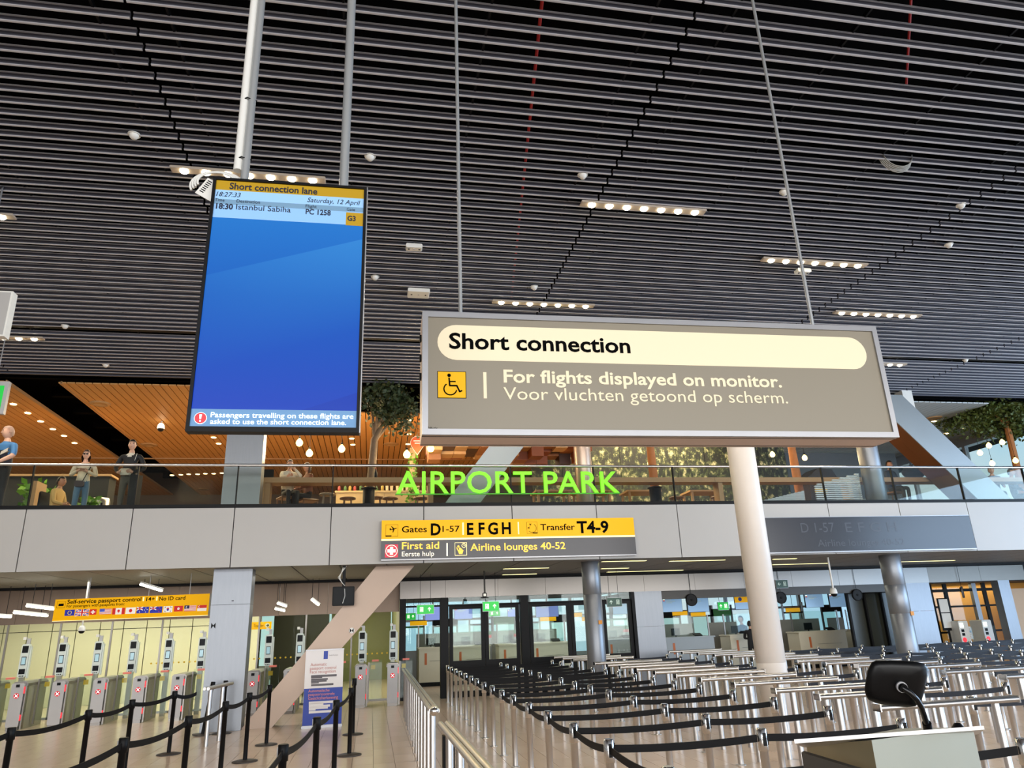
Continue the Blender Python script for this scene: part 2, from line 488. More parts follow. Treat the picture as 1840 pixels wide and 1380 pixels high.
# left inclined leg
def leg(name, pts, y0, y1, m, m2=None):
    s = struct(name)
    MB().prism_y(pts, y0, y1).build('cladding', m, s)
    return s
L0 = leg('column_inclined', [(-2.37, 0), (-1.81, 0), (.90, ZB + .03), (.10, ZB + .03)], 15.6, 16.0, M_BRACE)
_mk = ony(632, 1133, 15.592); MKX, MKZ = _mk.x, _mk.z
MB().disc_y(MKX, MKZ, .055, 15.592, 15.6).build('marker_disc', M_WHITE, L0)
for sgn in (-1, 1):
    MB().prism_y([(MKX, MKZ), (MKX + .038 * sgn, MKZ + .042), (MKX + .038 * sgn, MKZ - .042)][::sgn], 15.588, 15.592).build('marker', M_BLACK, L0)
leg('column_inclined', [(1.22, ZM), (2.0, ZM), (4.72, 7.25), (3.88, 7.25)], 15.9, 16.3, M_BRACEG)
# right inclined leg, seen from below: bronze underside
R0 = leg('column_inclined', [(15.72, ZM), (16.72, ZM), (13.75, 7.1), (12.72, 7.1)], 15.9, 15.93, M_BRACEG)
MB().prism_y([(15.73, ZM), (16.71, ZM), (13.74, 7.1), (12.73, 7.1)], 15.93, 16.35).build('underside_near', M_BRONZE, R0)
MB().prism_y([(15.75, ZM), (16.69, ZM), (13.72, 7.1), (12.75, 7.1)], 16.37, 16.72).build('underside_far', M_BRONZE, R0)
MB().box(13.95, 14.25, 16.1, 16.4, 6.75, 7.3).build('bracket', M_WHITE, R0)
# ---------------------------------------------------------------- mezzanine ceiling of planks
ZW = 7.27
mz = struct('ceiling_mezzanine')
MB().box(-14.2, 26, 17.0, 33, 8.2, 8.4).build('void_deck', M_VOID, mz)
g0, g1 = onz(2, 677, ZW).x, onz(95, 678, ZW).x
_pw = MB().box(.011, .169, 17.0, 31.5, ZW, ZW + .03); _pv = MB().box(.011, .169, 19.0, 31.5, ZW, ZW + .03)
pk, pg = _pw.mesh('plank', M_WOOD), _pw.mesh('plank', M_GREYW)
pk2, pg2 = _pv.mesh('plank', M_WOOD), _pv.mesh('plank', M_GREYW)
TREEX = (ony(685, 760, 17.45).x + .25, ony(1815, 760, 17.6).x)          # openings above the tree crowns
x = -13.6
while x < 20.2:
    c = x + .09
    if not (g0 - .05 < c < g1) and not (-4.95 < c < -4.7 and False):
        if not (12.9 < c < 13.5):
            short = any(abs(c - tx) < 1.25 for tx in TREEX)
            place('plank', (pk2 if short else pk) if c < 11.5 else (pg2 if short else pg), mz, (x, 0, 0))
    x += .18
MB().box(g0 - .07, g0 - .04, 17.0, 31.5, ZW - .015, ZW + .05).build('trough_edge', M_OAK, mz)
MB().box(g1, g1 + .03, 17.0, 31.5, ZW - .015, ZW + .05).build('trough_edge', M_OAK, mz)
for k in range(9):
    y = 17.6 + k * 1.5
    MB().box(g0, g1, y, y + .18, ZW + .35, ZW + .6).build('trough_beam', M_VOID, mz)
MB().box(-13.6, 12.5, 24.6, 24.68, ZW - .03, ZW).build('cross_trim', M_OAK, mz)
# downlights let into the planks
_dl = MB().lathe([(.0, -.012), (.07, -.012), (.075, 0), (.075, .01)], 14).mesh('downlight', M_DOWN)
DOWN = [(24, 726), (50, 742), (73, 757), (95, 771), (115, 783), (134, 796), (384, 786), (393, 797), (632, 788), (634, 799), (736, 755), (735, 780), (733, 798),
        (309, 854), (325, 853), (339, 852), (355, 852), (369, 851), (384, 851), (399, 850)]
for q, (px, py) in enumerate(DOWN):
    z = ZW
    p = onz(px, py, z)
    if p.y > 31: p = ony(px, py, 29.0) if False else p
    if p.y < 31.4:
        o = place('downlight', _dl, mz, (p.x, p.y, ZW))
for px, py in ((1678, 757), (1700, 779), (1733, 769)):
    p = onz(px, py, ZW); place('downlight', _dl, mz, (p.x, p.y, ZW))
# round air diffusers
_df = MB().lathe([(.0, -.01), (.12, -.012), (.14, -.03), (.2, -.03), (.24, -.006), (.24, 0)], 20).mesh('air_diffuser', M_OAK)
for q, (px, py) in enumerate(((180, 725), (268, 799), (365, 879), (703, 798), (1678, 751))):
    p = onz(px, py, ZW)
    if p.y < 31: place('air_diffuser', _df, mz, (p.x, p.y, ZW))
# mezzanine end walls
we = struct('wall_mezzanine_back')
MB().box(-14.2, 13.0, 31.5, 31.7, ZM, 8.4).build('wall_sheet', mat('dim_back_wall', (96, 78, 56), 0.6), we)
MB().box(4.0, 13.0, 27.0, 27.2, ZM, 7.6).build('wall_sheet', mat('dark_wall', (70, 72, 74), 0.6), we)

# green mural wall of many upright panels behind the long bar
def mural_mat():
    m = bpy.data.materials.new('mural_green'); m.use_nodes = True
    n, l = m.node_tree.nodes, m.node_tree.links
    b = n['Principled BSDF']; b.inputs['Roughness'].default_value = 0.6
    tc = n.new('ShaderNodeTexCoord'); mp = n.new('ShaderNodeMapping'); mp.inputs['Scale'].default_value = (1.0, 1.0, 0.7)
    v = n.new('ShaderNodeTexNoise'); v.inputs['Scale'].default_value = 7.5; v.inputs['Detail'].default_value = 10; v.inputs['Roughness'].default_value = 0.75
    r = n.new('ShaderNodeValToRGB'); e = r.color_ramp.elements
    e[0].position = 0.47; e[0].color = rgb(10, 14, 6); e[1].position = 0.61; e[1].color = rgb(176, 170, 134)
    x = r.color_ramp.elements.new(0.51); x.color = rgb(38, 48, 22)
    x = r.color_ramp.elements.new(0.555); x.color = rgb(80, 88, 50)
    l.new(tc.outputs['Object'], mp.inputs['Vector']); l.new(mp.outputs['Vector'], v.inputs['Vector'])
    l.new(v.outputs['Fac'], r.inputs['Fac']); l.new(r.outputs['Color'], b.inputs['Base Color'])
    return m
M_MURAL = mural_mat()
mu = struct('wall_mural')
MX0, MX1 = ony(955, 830, 20.5).x, ony(1412, 830, 20.5).x
np_ = 9
for k in range(np_):
    a, b = MX0 + (MX1 - MX0) * k / np_, MX0 + (MX1 - MX0) * (k + 1) / np_
    MB().box(a + .006, b - .006, 20.5, 20.56, ZM, 7.2).build('mural_panel', M_MURAL, mu)
MB().box(MX0, MX1, 20.57, 20.62, ZM, 7.2).build('backing', M_BLACK, mu)

# wooden block canopy next to the inclined leg
WB = [mat('block_brown', (146, 78, 42), 0.5), mat('block_tan', (206, 160, 104), 0.5), mat('block_dark', (70, 40, 26), 0.5), mat('block_mid', (170, 112, 66), 0.5)]
can = thing('block_canopy', 'ceiling canopy of brown and tan wooden blocks behind the green letters', 'canopy', (3.3, 19.2, 5.95))
random.seed(3)
ci = 0
for i in range(13):
    for j in range(3):
        w = .34; d = .5
        x0 = -1.9 + i * w; y0 = -.9 + j * d
        h = random.choice((.25, .4, .55, .32))
        MB().box(x0 + .005, x0 + w - .005, y0 + .005, y0 + d - .005, -h + .55, .75).build('block', WB[random.randrange(4)], can)
MB().box(-1.95, 2.6, -.95, .65, .75, 1.35).build('hanger_box', M_OAK, can)
# kiosk shelf wall below the canopy (brown cabinet next to the steel leg)
kb = thing('brown_cabinet', 'brown wooden cabinet wall under the block canopy', 'cabinet', (2.6, 20.6, ZM))
MB().box(-2.2, 2.2, 0, .5, 0, 1.15).build('body', M_OAK, kb)
for k in range(6):
    MB().box(-2.15 + k * .73, -1.5 + k * .73, -.02, 0, .1, 1.05).build('door', WB[k % 2 + 0], kb)

# right side glazing with the sky behind it
wr = struct('window_1')
MB().box(20.0, 20.3, 15.2, 33, 6.95, 8.6).build('head_frame', M_ALU, wr)
MB().box(20.0, 20.12, 15.2, 33, ZM, ZM + .15).build('sill', M_ALU, wr)
for y in (15.6, 18.2, 20.8, 23.4, 26.0, 28.6, 31.2):
    MB().box(20.0, 20.14, y, y + .12, ZM + .15, 6.95).build('mullion', M_ALU, wr)
for y in (15.72, 18.32, 20.92, 23.52, 26.12, 28.72):
    MB().box(20.05, 20.065, y, y + 2.48, ZM + .15, 6.95).build('pane', G_CLEAR, wr)

# ---------------------------------------------------------------- lower storey walls
YD = 19.5
hd = struct('trim_header')
xs = [.72, 1.9, 3.3, 4.6, 6.0, 7.4, 8.9, 10.4, 11.9, 13.4, 14.9, 16.4, 18.2, 19.8]
for a, b in zip(xs, xs[1:]):
    MB().box(a + .003, b - .003, YD, YD + .05, 2.42, 2.86).build('panel', M_STEEL if b < 16.5 else mat('dull_steel', (120, 116, 110), 0.42, 0.8), hd)
MB().box(.72, 20.6, YD + .05, YD + .3, 2.40, 2.94).build('core', M_BLACK, hd)
M_TAUPE = mat('taupe_header', (122, 104, 90), 0.4, 0.4, var=0.1, scale=2, stretch=(3, 3, .3))
xl = [-9.5, -8.3, -7.1, -5.9, -4.7, -3.5, -2.3, -1.1, .1, .72]
for a, b in zip(xl, xl[1:]):
    MB().box(a + .003, b - .003, YD + .25, YD + .3, 2.12, 2.9).build('panel', M_TAUPE, hd)

# black framed doors and fixed glazing between gate line and queue
def frame_unit(name, x0, x1, z1, rails=(), lower=True, bar=.09, y=YD):
    s = struct(name)
    MB().box(x0, x0 + bar, y, y + .09, 0, z1).build('stile', M_BLACK, s)
    MB().box(x1 - bar, x1, y, y + .09, 0, z1).build('stile', M_BLACK, s)
    MB().box(x0 + bar, x1 - bar, y, y + .09, z1 - bar, z1).build('top_rail', M_BLACK, s)
    MB().box(x0 + bar, x1 - bar, y, y + .09, .68, .86).build('mid_rail', M_BLACK, s)
    MB().box(x0 + bar, x1 - bar, y, y + .09, 0, .14).build('bottom_rail', M_BLACK, s)
    MB().box(x0 + bar, x1 - bar, y + .04, y + .052, .86, z1 - bar).build('pane', G_CLEAR, s)
    MB().box(x0 + bar, x1 - bar, y + .04, y + .052, .14, .68).build('pane', G_CLEAR, s)
    return s
def post_struct(x0, x1, name='column_frame'):
    s = struct(name); MB().bbox(x0, x1, YD - .06, YD + .14, 0, 2.42, .008).build('post', M_BLACK, s); return s
for a, b in ((.72, .88), (1.76, 1.97), (3.88, 4.09), (6.98, 7.07)):
    post_struct(a, b)
for n_, (a, b) in enumerate(((2.0, 2.92), (2.93, 3.85), (4.12, 5.24), (5.26, 6.14), (6.15, 6.97))):
    frame_unit('door_%d' % (n_ + 1), a, b, 2.21)
tr = struct('window_2')
for a, b in ((.88, 1.76), (1.97, 3.88), (4.09, 5.2), (5.2, 6.98)):
    MB().box(a, b, YD + .03, YD + .04, 2.24, 2.42).build('pane', G_CLEAR, tr)
    MB().box(a, b, YD, YD + .08, 2.2, 2.245).build('transom', M_BLACK, tr)
wp = struct('wall_panel')
MB().box(7.07, 7.86, YD - .05, YD + .25, 0, 1.5).build('panel', M_STEELV, wp)
MB().box(7.07, 7.86, YD - .05, YD + .25, 1.506, 2.42).build('panel', M_STEELV, wp)
wq = struct('wall_panel')
MB().box(15.4, 16.35, YD - .02, YD + .25, 0, 1.62).build('panel', M_STEELV, wq)
MB().box(15.4, 16.35, YD - .02, YD + .25, 1.626, 2.42).build('panel', M_STEELV, wq)
wx = struct('wall_panel')
MB().box(18.75, 19.15, YD - .02, YD + .25, 0, 2.42).build('panel', M_STEELV, wx)
# dark lintel over the wide opening to the desks
li = struct('trim_lintel')
MB().box(7.86, 15.4, YD + .02, YD + .3, 2.2, 2.42).build('beam', mat('dark_lintel', (52, 50, 48), 0.4, 0.4), li)
MB().box(7.86, 15.4, YD + .3, 27, 2.42, 2.5).build('low_ceiling', mat('low_ceiling', (72, 70, 66), 0.6), li)
MB().box(.72, 7.86, YD + .3, 27, 2.55, 2.65).build('low_ceiling', mat('low_ceiling', (72, 70, 66), 0.6), li)
# mustard room on the right behind a dark grid
mr = struct('wall_mustard')
M_MUST = mat('mustard_wall', (206, 148, 52), 0.55, var=0.06, scale=1)
mx0 = ony(1662, 1100, 22.4).x
MB().box(mx0, 26, 22.4, 22.6, 0, 2.9).build('wall_sheet', M_MUST, mr)
MB().box(15.9, 24, YD + .3, 22.4, 2.42, 2.5).build('low_ceiling', mat('low_ceiling', (96, 92, 84), 0.6), mr)
yg = 21.3
for pa, pb_ in ((1668, 1675), (1696, 1702), (1766, 1772), (1786, 1792)):
    a_, b2 = ony(pa, 1060, yg).x, ony(pb_, 1060, yg).x
    MB().box(a_, b2, yg, yg + .06, 0, 2.42).build('grid_bar', M_BLACK, mr)
ga, gb = ony(1668, 1060, yg).x, ony(1792, 1060, yg).x
for pz, t_ in ((1058, .09), (1088, .06), (1134, .06)):
    zz = ony(1720, pz, yg).z
    MB().box(ga, gb, yg - .004, yg + .05, zz - t_, zz).build('grid_bar', M_BLACK, mr)
sx = ony(1746, 1060, yg).x
MB().box(sx, sx + .16, yg - .03, yg + .1, 0, 2.42).build('steel_post', M_STEELV, mr)
MB().box(ga, gb, yg + .02, yg + .03, 0, 2.3).build('pane', glass('grid_glass', (244, 246, 244), .01), mr)
MB().box(ony(1812, 1060, 21).x, 26, 21.0, 21.1, 0, 2.2).build('wall_sheet', mat('pale_room', (196, 172, 148), 0.6), mr)
# dark glass doors between the desks and the steel panel
dg_ = struct('door_6')
d0, d1 = ony(1528, 1100, 20.6).x, ony(1650, 1100, 20.6).x
MB().box(d0, d1, 20.7, 20.75, 0, 2.42).build('dark_panel', mat('dark_glass_panel', (52, 54, 46), .25), dg_)
for k in range(5):
    xx = d0 + (d1 - d0) * k / 4
    MB().box(xx - .03, xx + .03, 20.6, 20.7, 0, 2.42).build('stile', M_BLACK, dg_)
MB().box(d0, d1, 20.6, 20.7, 2.2, 2.42).build('top_rail', M_BLACK, dg_)

# gate hall behind the glass on the left
gw = struct('wall_gate_hall')
M_GWALL = mat('gate_hall_wall', (208, 203, 190), 0.5, var=0.03, scale=1)
for k in range(17):
    a = -13.8 + k * .62
    for z0, z1 in ((0, 1.98), (1.99, 2.9)):
        MB().box(a + .012, a + .608, 23.4, 23.45, z0 + .004, z1 - .004).build('panel', M_GWALL, gw)
MB().box(-13.9, -3.2, 23.46, 23.5, 0, 3.0).build('backing', M_BLACK, gw)
MB().box(-13.9, .7, YD + .35, 33, 2.9, 3.0).build('hall_ceiling', mat('gate_hall_ceiling', (120, 118, 106), 0.7), gw)
MB().box(-3.2, -1.4, 26.4, 26.5, 0, 2.9).build('panel', mat('gate_hall_dark', (40, 40, 36), 0.6), gw)
MB().box(-1.4, .72, 28.0, 28.1, 0, 2.9).build('panel', mat('gate_hall_green', (150, 150, 112), 0.6), gw)
MB().box(.75, .8, YD + .3, 27.9, 0, 2.9).build('side_wall', mat('gate_hall_green', (150, 150, 112), 0.6), gw)
# ---------------------------------------------------------------- hanging information monitor
M_INK = mat('ink_black', (6, 6, 6), 0.8, var=0, spec=.05)
def flat(name, col, e, rough=0.4):
    return mat(name, col, rough, emit=e, var=0)
def screen_mat():
    m = bpy.data.materials.new('screen_blue'); m.use_nodes = True
    n, l = m.node_tree.nodes, m.node_tree.links
    b = n['Principled BSDF']; b.inputs['Roughness'].default_value = 0.25
    tc = n.new('ShaderNodeTexCoord'); sp = n.new('ShaderNodeSeparateXYZ')
    l.new(tc.outputs['Object'], sp.inputs['Vector'])
    def math_(op, a, b_):
        q = n.new('ShaderNodeMath'); q.operation = op
        for i, v in enumerate((a, b_)):
            if isinstance(v, (int, float)): q.inputs[i].default_value = v
            else: l.new(v, q.inputs[i])
        return q.outputs[0]
    g = n.new('ShaderNodeMapRange'); g.inputs['From Min'].default_value = -.5; g.inputs['From Max'].default_value = .45
    l.new(sp.outputs['Z'], g.inputs['Value'])
    r = n.new('ShaderNodeValToRGB'); e = r.color_ramp.elements
    e[0].position = 0; e[0].color = rgb(18, 66, 200); e[1].position = 1; e[1].color = rgb(36, 130, 222)
    x = e.new(.55); x.color = rgb(20, 98, 204)
    l.new(g.outputs['Result'], r.inputs['Fac'])
    # two brighter swooshes printed in the background picture
    line = math_('SUBTRACT', sp.outputs['Z'], math_('MULTIPLY', sp.outputs['X'], .33))
    up1 = math_('LESS_THAN', line, .225)
    fade1 = n.new('ShaderNodeMapRange'); fade1.inputs['From Min'].default_value = -.25; fade1.inputs['From Max'].default_value = .225
    fade1.inputs['To Min'].default_value = 0; fade1.inputs['To Max'].default_value = .55
    l.new(line, fade1.inputs['Value'])
    mx = n.new('ShaderNodeMixRGB'); mx.inputs['Color2'].default_value = rgb(70, 165, 240)
    l.new(math_('MULTIPLY', math_('MULTIPLY', up1, fade1.outputs['Result']), math_('ADD', math_('MULTIPLY', sp.outputs['X'], .9), .55)), mx.inputs['Fac'])
    l.new(r.outputs['Color'], mx.inputs['Color1'])
    low = math_('LESS_THAN', math_('SUBTRACT', sp.outputs['Z'], math_('MULTIPLY', sp.outputs['X'], .36)), -.565)
    m2 = n.new('ShaderNodeMixRGB'); m2.inputs['Color2'].default_value = rgb(16, 58, 190)
    l.new(math_('MULTIPLY', low, .8), m2.inputs['Fac']); l.new(mx.outputs['Color'], m2.inputs['Color1'])
    b.inputs['Base Color'].default_value = (0.01, 0.02, 0.04, 1)
    l.new(m2.outputs['Color'], b.inputs['Emission Color']); b.inputs['Emission Strength'].default_value = 0.74; b.inputs['Specular IOR Level'].default_value = 0.15
    return m
MC, MYAW = Vector((-.431, 3.125, 3.151)), math.radians(-.73)
MW, MH, MB_ = .72, 1.256, .014
mon = thing('information_monitor', 'tall portrait information monitor with a blue screen hanging from two steel poles', 'monitor', MC, MYAW)
FM = Frame(MC, MYAW)
bz = MB()
bz.box(-MW / 2, -MW / 2 + MB_, -.006, .05, -MH / 2, MH / 2).box(MW / 2 - MB_, MW / 2, -.006, .05, -MH / 2, MH / 2)
bz.box(-MW / 2 + MB_, MW / 2 - MB_, -.006, .05, MH / 2 - .012, MH / 2).box(-MW / 2 + MB_, MW / 2 - MB_, -.006, .05, -MH / 2, -MH / 2 + .022)
bz.build('bezel', M_BLACK, mon)
MB().box(-MW / 2 + .02, MW / 2 - .02, .012, .11, -MH / 2 + .02, MH / 2 - .02).build('housing', M_BLACK, mon)
MB().box(MW / 2, MW / 2 + .004, -.004, .05, -MH / 2, MH / 2).build('side_trim', M_ALU, mon)
MB().box(-MW / 2 + MB_, MW / 2 - MB_, .004, .012, -MH / 2 + .022, MH / 2 - .012).build('screen', screen_mat(), mon)
sw = MW / 2 - MB_
def bar(name, z0, z1, m, x0=-sw, x1=sw, y=.004):
    return MB().box(x0, x1, y - .001, y, z0, z1).build(name, m, mon)
zt = MH / 2 - .012
zof = lambda px, py: FM.loc(px, py)[1]
E_Y, E_LB, E_GB, E_PB = flat('scr_yellow', (158, 124, 6), .42), flat('scr_sky', (140, 182, 224), .3), flat('scr_greyblue', (104, 138, 166), .3), flat('scr_pale', (130, 174, 220), .3)
E_INFO, E_RED, E_TXT, E_DK = flat('scr_info', (84, 130, 174), .3), flat('scr_red', (220, 24, 40), .5), flat('scr_white', (232, 248, 255), .6), flat('scr_dark', (26, 30, 50), .02)
z_a = zof(385, 339.5); z_b = zof(383, 356); z_c = zof(383, 365); z_d = zof(379, 389)
bar('title_bar', z_a, zt, E_Y); bar('clock_bar', z_b, z_a, E_LB); bar('heading_bar', z_c, z_b, E_GB); bar('flight_row', z_d, z_c, E_PB)
bar('notice_bar', -MH / 2 + .022, zof(345, 734), E_INFO)
gx0, gz1 = FM.loc(622, 381); gx1, gz0 = FM.loc(653, 406)
bar('gate_box', gz0, gz1, E_Y, gx0, sw, .003)
K = dict(y=.001)
FM.text(mon, 'Short connection lane', (412, 339), (570, 349), 11, E_DK, bold=.02, **K)
FM.text(mon, '18:27:33', (388, 352), (432, 354), 8, E_DK, shear=.25, **K)
FM.text(mon, 'Saturday, 12 April', (552, 362), (647, 369), 8, E_DK, shear=.25, **K)
FM.text(mon, 'Time', (386, 361), (403, 362), 5.5, E_DK, **K)
FM.text(mon, 'Destination', (425, 363), (467, 366), 5.5, E_DK, **K)
FM.text(mon, 'Flight', (549, 372), (569, 374), 5.5, E_DK, **K)
FM.text(mon, 'Gate', (623, 378), (638, 379), 5, E_DK, **K)
FM.text(mon, '18:30', (387.5, 374), (418, 376), 9.5, E_DK, bold=.03, **K)
FM.text(mon, 'Istanbul Sabiha', (424, 375), (522, 382), 9.5, E_DK, **K)
FM.text(mon, 'PC 1258', (549, 384), (594, 387), 9, E_DK, bold=.02, **K)
FM.text(mon, 'G3', (624, 396), (639, 397), 8.5, E_DK, bold=.03, **K)
FM.text(mon, 'Passengers travelling on these flights are', (378, 750), (635, 752), 9, E_TXT, bold=.015, **K)
FM.text(mon, 'asked to use the short connection lane.', (377, 762), (622, 763), 9, E_TXT, bold=.015, **K)
cx_, cz_ = FM.loc(360, 751)
MB().disc_y(cx_, cz_, .026, .0018, .003).build('alert_rim', E_TXT, mon)
MB().disc_y(cx_, cz_, .0238, .0008, .0018).build('alert_disc', E_RED, mon)
MB().prism_y([(cx_ - .003, cz_ - .004), (cx_ + .003, cz_ - .004), (cx_ + .005, cz_ + .016), (cx_ - .005, cz_ + .016)], 0, .0008).box(cx_ - .003, cx_ + .003, 0, .0008, cz_ - .016, cz_ - .009).build('alert_mark', E_TXT, mon)
# poles, conduit, cables and the hanging label
p1 = FM.loc(440, 318)[0] - .012; p2 = FM.loc(616, 334)[0]
for px_ in (p1, p2):
    MB().tube([(px_, .05, MH / 2 - .03), (px_, .05, ZC - MC.z + .6)], .0225 if px_ == p2 else .02, 12).build('pole', M_WHITE if False else mat('pole_grey', (178, 180, 180), .35, .5), mon)
MB().tube([(p1 - .035, .05, MH / 2 + .08), (p1 - .035, .05, ZC - MC.z + .6)], .021, 10).build('conduit', M_WHITE, mon)
for zz in (MH / 2 + .145, MH / 2 + .50):
    MB().tube([(p1 - .06, .05, zz - .006), (p1 - .018, .025, zz), (p1 + .024, .05, zz + .004), (p1 - .018, .075, zz), (p1 - .06, .05, zz - .006)], .004, 6).build('cable_tie', M_BLACK, mon)
for k in range(4):
    r_ = .075 + .012 * k
    pts = [(p1 - .125 + r_ * 1.15 * math.cos(t), .04 + .012 * k, MH / 2 - .0 + r_ * .75 * math.sin(t)) for t in [.2 + i * 3.3 / 14 for i in range(15)]]
    MB().tube(pts, .0055, 7).build('cable', M_WHITE, mon)
lb = MB().box(-.045, .045, 0, .004, -.05, .05)
lo = lb.build('label_plate', M_WHITE, mon, (-MW / 2 - .02, .03, MH / 2 - .05)); lo.rotation_euler = (0, math.radians(30), 0)
for k in range(7):
    MB().box(-.035, -.035 + .003 + .002 * (k % 2) + .018, -.001, 0, .035 - k * .011, .040 - k * .011).build('print_mark', M_INK, lo)

# ---------------------------------------------------------------- large hanging sign
SC, SYAW = Vector((1.8, 4.0, 3.1436)), math.radians(-1.17)
SW_, SH_ = 3.074, .778
sg = thing('hanging_sign', 'large grey lightbox sign reading Short connection, hung from two rods', 'sign', SC, SYAW)
FS = Frame(SC, SYAW)
M_SGREY = mat('sign_grey', (136, 128, 112), .4, emit=.06, ecol=(150, 138, 112), var=.04, scale=.6)
M_SCREAM = mat('sign_cream', (222, 208, 178), .4, emit=.20, ecol=(252, 234, 192), var=0)
M_SYEL = mat('sign_yellow', (216, 162, 4), .4, spec=.2, emit=.24, ecol=(255, 196, 4), var=0)
MB().box(-SW_ / 2, SW_ / 2, .012, .27, -SH_ / 2, SH_ / 2).build('housing', mat('sign_housing', (224, 204, 194), .5), sg)
b_ = .035
fr = MB()
fr.box(-SW_ / 2, -SW_ / 2 + b_, -.012, .012, -SH_ / 2, SH_ / 2).box(SW_ / 2 - b_, SW_ / 2, -.012, .012, -SH_ / 2, SH_ / 2)
fr.box(-SW_ / 2 + b_, SW_ / 2 - b_, -.012, .012, SH_ / 2 - b_, SH_ / 2).box(-SW_ / 2 + b_, SW_ / 2 - b_, -.012, .012, -SH_ / 2, -SH_ / 2 + b_)
fr.build('frame', M_ALU, sg)
MB().box(-SW_ / 2 + b_, SW_ / 2 - b_, .0, .012, -SH_ / 2 + b_, SH_ / 2 - b_).build('face_panel', M_SGREY, sg)
MB().box(-SW_ / 2, SW_ / 2, .03, .036, -SH_ / 2 - .002, -SH_ / 2).box(-SW_ / 2, SW_ / 2, .23, .236, -SH_ / 2 - .002, -SH_ / 2).build('underside_seam', M_BLACK, sg)
# cream capsule
xa, za = FS.loc(786, 616); xb, zb = FS.loc(1556, 634)
zc_ = (za + zb) / 2; rr = abs(FS.loc(900, 588)[1] - FS.loc(900, 650)[1]) / 2
poly = [(xa + rr + rr * math.cos(math.pi / 2 + math.pi * k / 14), zc_ + rr * math.sin(math.pi / 2 + math.pi * k / 14)) for k in range(15)] + \
       [(xb - rr + rr * math.cos(-math.pi / 2 + math.pi * k / 14), zc_ + rr * math.sin(-math.pi / 2 + math.pi * k / 14)) for k in range(15)]
MB().prism_y(poly, -.002, 0).build('capsule', M_SCREAM, sg)
FS.text(sg.children[-1], 'Short connection', (807, 626), (1133, 634.5), 27, M_INK, bold=.022, y=-.004)
FS.text(sg, 'For flights displayed on monitor.', (905, 687), (1405, 696), 22, M_SCREAM, bold=.022, y=-.003)
FS.text(sg, 'Voor vluchten getoond op scherm.', (905, 718), (1416, 725), 22, M_SCREAM, y=-.003)
FS.rect(sg, 'divider', (868, 669), (875, 716), M_SCREAM, -.003, 0)
FS.text(sg, '9746-z/v', (765, 771), (786, 771), 4, M_INK, y=-.003)
ax, az = FS.loc(787, 668); bx_, bz_ = FS.loc(837, 715)
MB().box(ax, bx_, -.003, 0, bz_, az).build('wheelchair_tile', M_SYEL, sg)
MB().box(ax - .004, bx_ + .004, -.0015, 0, bz_ - .004, az + .004).build('tile_border', M_INK, sg)
tw = bx_ - ax
def PX(u, v): return (ax + u * tw, bz_ + v * (az - bz_))
ic = MB(); y0, y1 = -.005, -.003
hx, hz = PX(.40, .86); ic.disc_y(hx, hz, tw * .065, y0, y1)
def stroke(mb, pts, w, ya, yb):
    for (a, b) in zip(pts, pts[1:]):
        d = Vector((b[0] - a[0], b[1] - a[1])); d.normalize(); nn = Vector((-d.y, d.x)) * w / 2
        a2 = (a[0] - d.x * w * .2, a[1] - d.y * w * .2); b2 = (b[0] + d.x * w * .2, b[1] + d.y * w * .2)
        mb.prism_y([(a2[0] - nn.x, a2[1] - nn.y), (b2[0] - nn.x, b2[1] - nn.y), (b2[0] + nn.x, b2[1] + nn.y), (a2[0] + nn.x, a2[1] + nn.y)], ya, yb)
stroke(ic, [PX(.40, .76), PX(.42, .46), PX(.68, .46), PX(.78, .23), PX(.86, .27)], tw * .055, y0, y1)
stroke(ic, [PX(.42, .62), PX(.63, .62)], tw * .045, y0, y1)
stroke(ic, [PX(.44 + .23 * math.cos(t), .33 + .23 * math.sin(t)) for t in [math.radians(128 + i * 17) for i in range(14)]], tw * .045, y0, y1)
ic.build('wheelchair_symbol', M_INK, sg)
for (bx0, _) in ((831.5, 560), (1478.3, 583.5)):
    lx = FS.loc(bx0, 565)[0]
    MB().tube([(lx, .13, SH_ / 2 - .02), (lx, .13, ZC - SC.z + .6)], .0125, 10).build('rod', mat('pole_grey', (178, 180, 180), .35, .5), sg)
    MB().lathe([(.03, 0), (.03, .012), (.0135, .02), (.0135, .03)], 10, (lx, .13, SH_ / 2)).build('rod_foot', M_ALU, sg)
for k, px_ in enumerate((925, 985, 1065, 1410)):
    lx = FS.loc(px_, 568)[0]; MB().box(lx - .012, lx + .012, .1, .13, SH_ / 2, SH_ / 2 + .012).build('top_clip', M_ALU, sg)
for zz in (.25, .12, -.0):
    MB().box(-SW_ / 2 - .012, -SW_ / 2, .08, .11, zz - .02, zz + .02).build('hinge', M_BLACK, sg)

# ---------------------------------------------------------------- signs on the fascia
M_YSIGN = mat('sign_amber', (226, 162, 8), .4, spec=.2, emit=.33, ecol=(255, 192, 4), var=.03, scale=.5)
M_DSIGN = mat('sign_charcoal', (74, 73, 76), .35, var=.03)
M_YTXT = mat('sign_text_amber', (255, 206, 70), .4, emit=.6, ecol=(255, 200, 60), var=0)
M_WTXT = mat('sign_text_white', (255, 246, 220), .4, emit=.7, ecol=(255, 244, 214), var=0)
M_BORD = mat('sign_border_cream', (255, 236, 170), .4, emit=.7, ecol=(255, 232, 160), var=0)
M_CRIM = mat('sign_crimson', (206, 30, 60), .4, emit=.3, var=0)
def fascia_sign(c, label):
    s = thing('fascia_sign', label, 'sign', c, 0.0)
    w, h = 5.38, .80
    MB().box(-w / 2, w / 2, 0, .095, -h / 2, h / 2).build('housing', M_ALU, s)
    MB().box(-w / 2, w / 2, -.012, .0, -h / 2, -h / 2 + .025).build('bottom_lip', M_ALU, s)
    return s, w, h
GC = Vector((2.857, 14.9, 3.396))
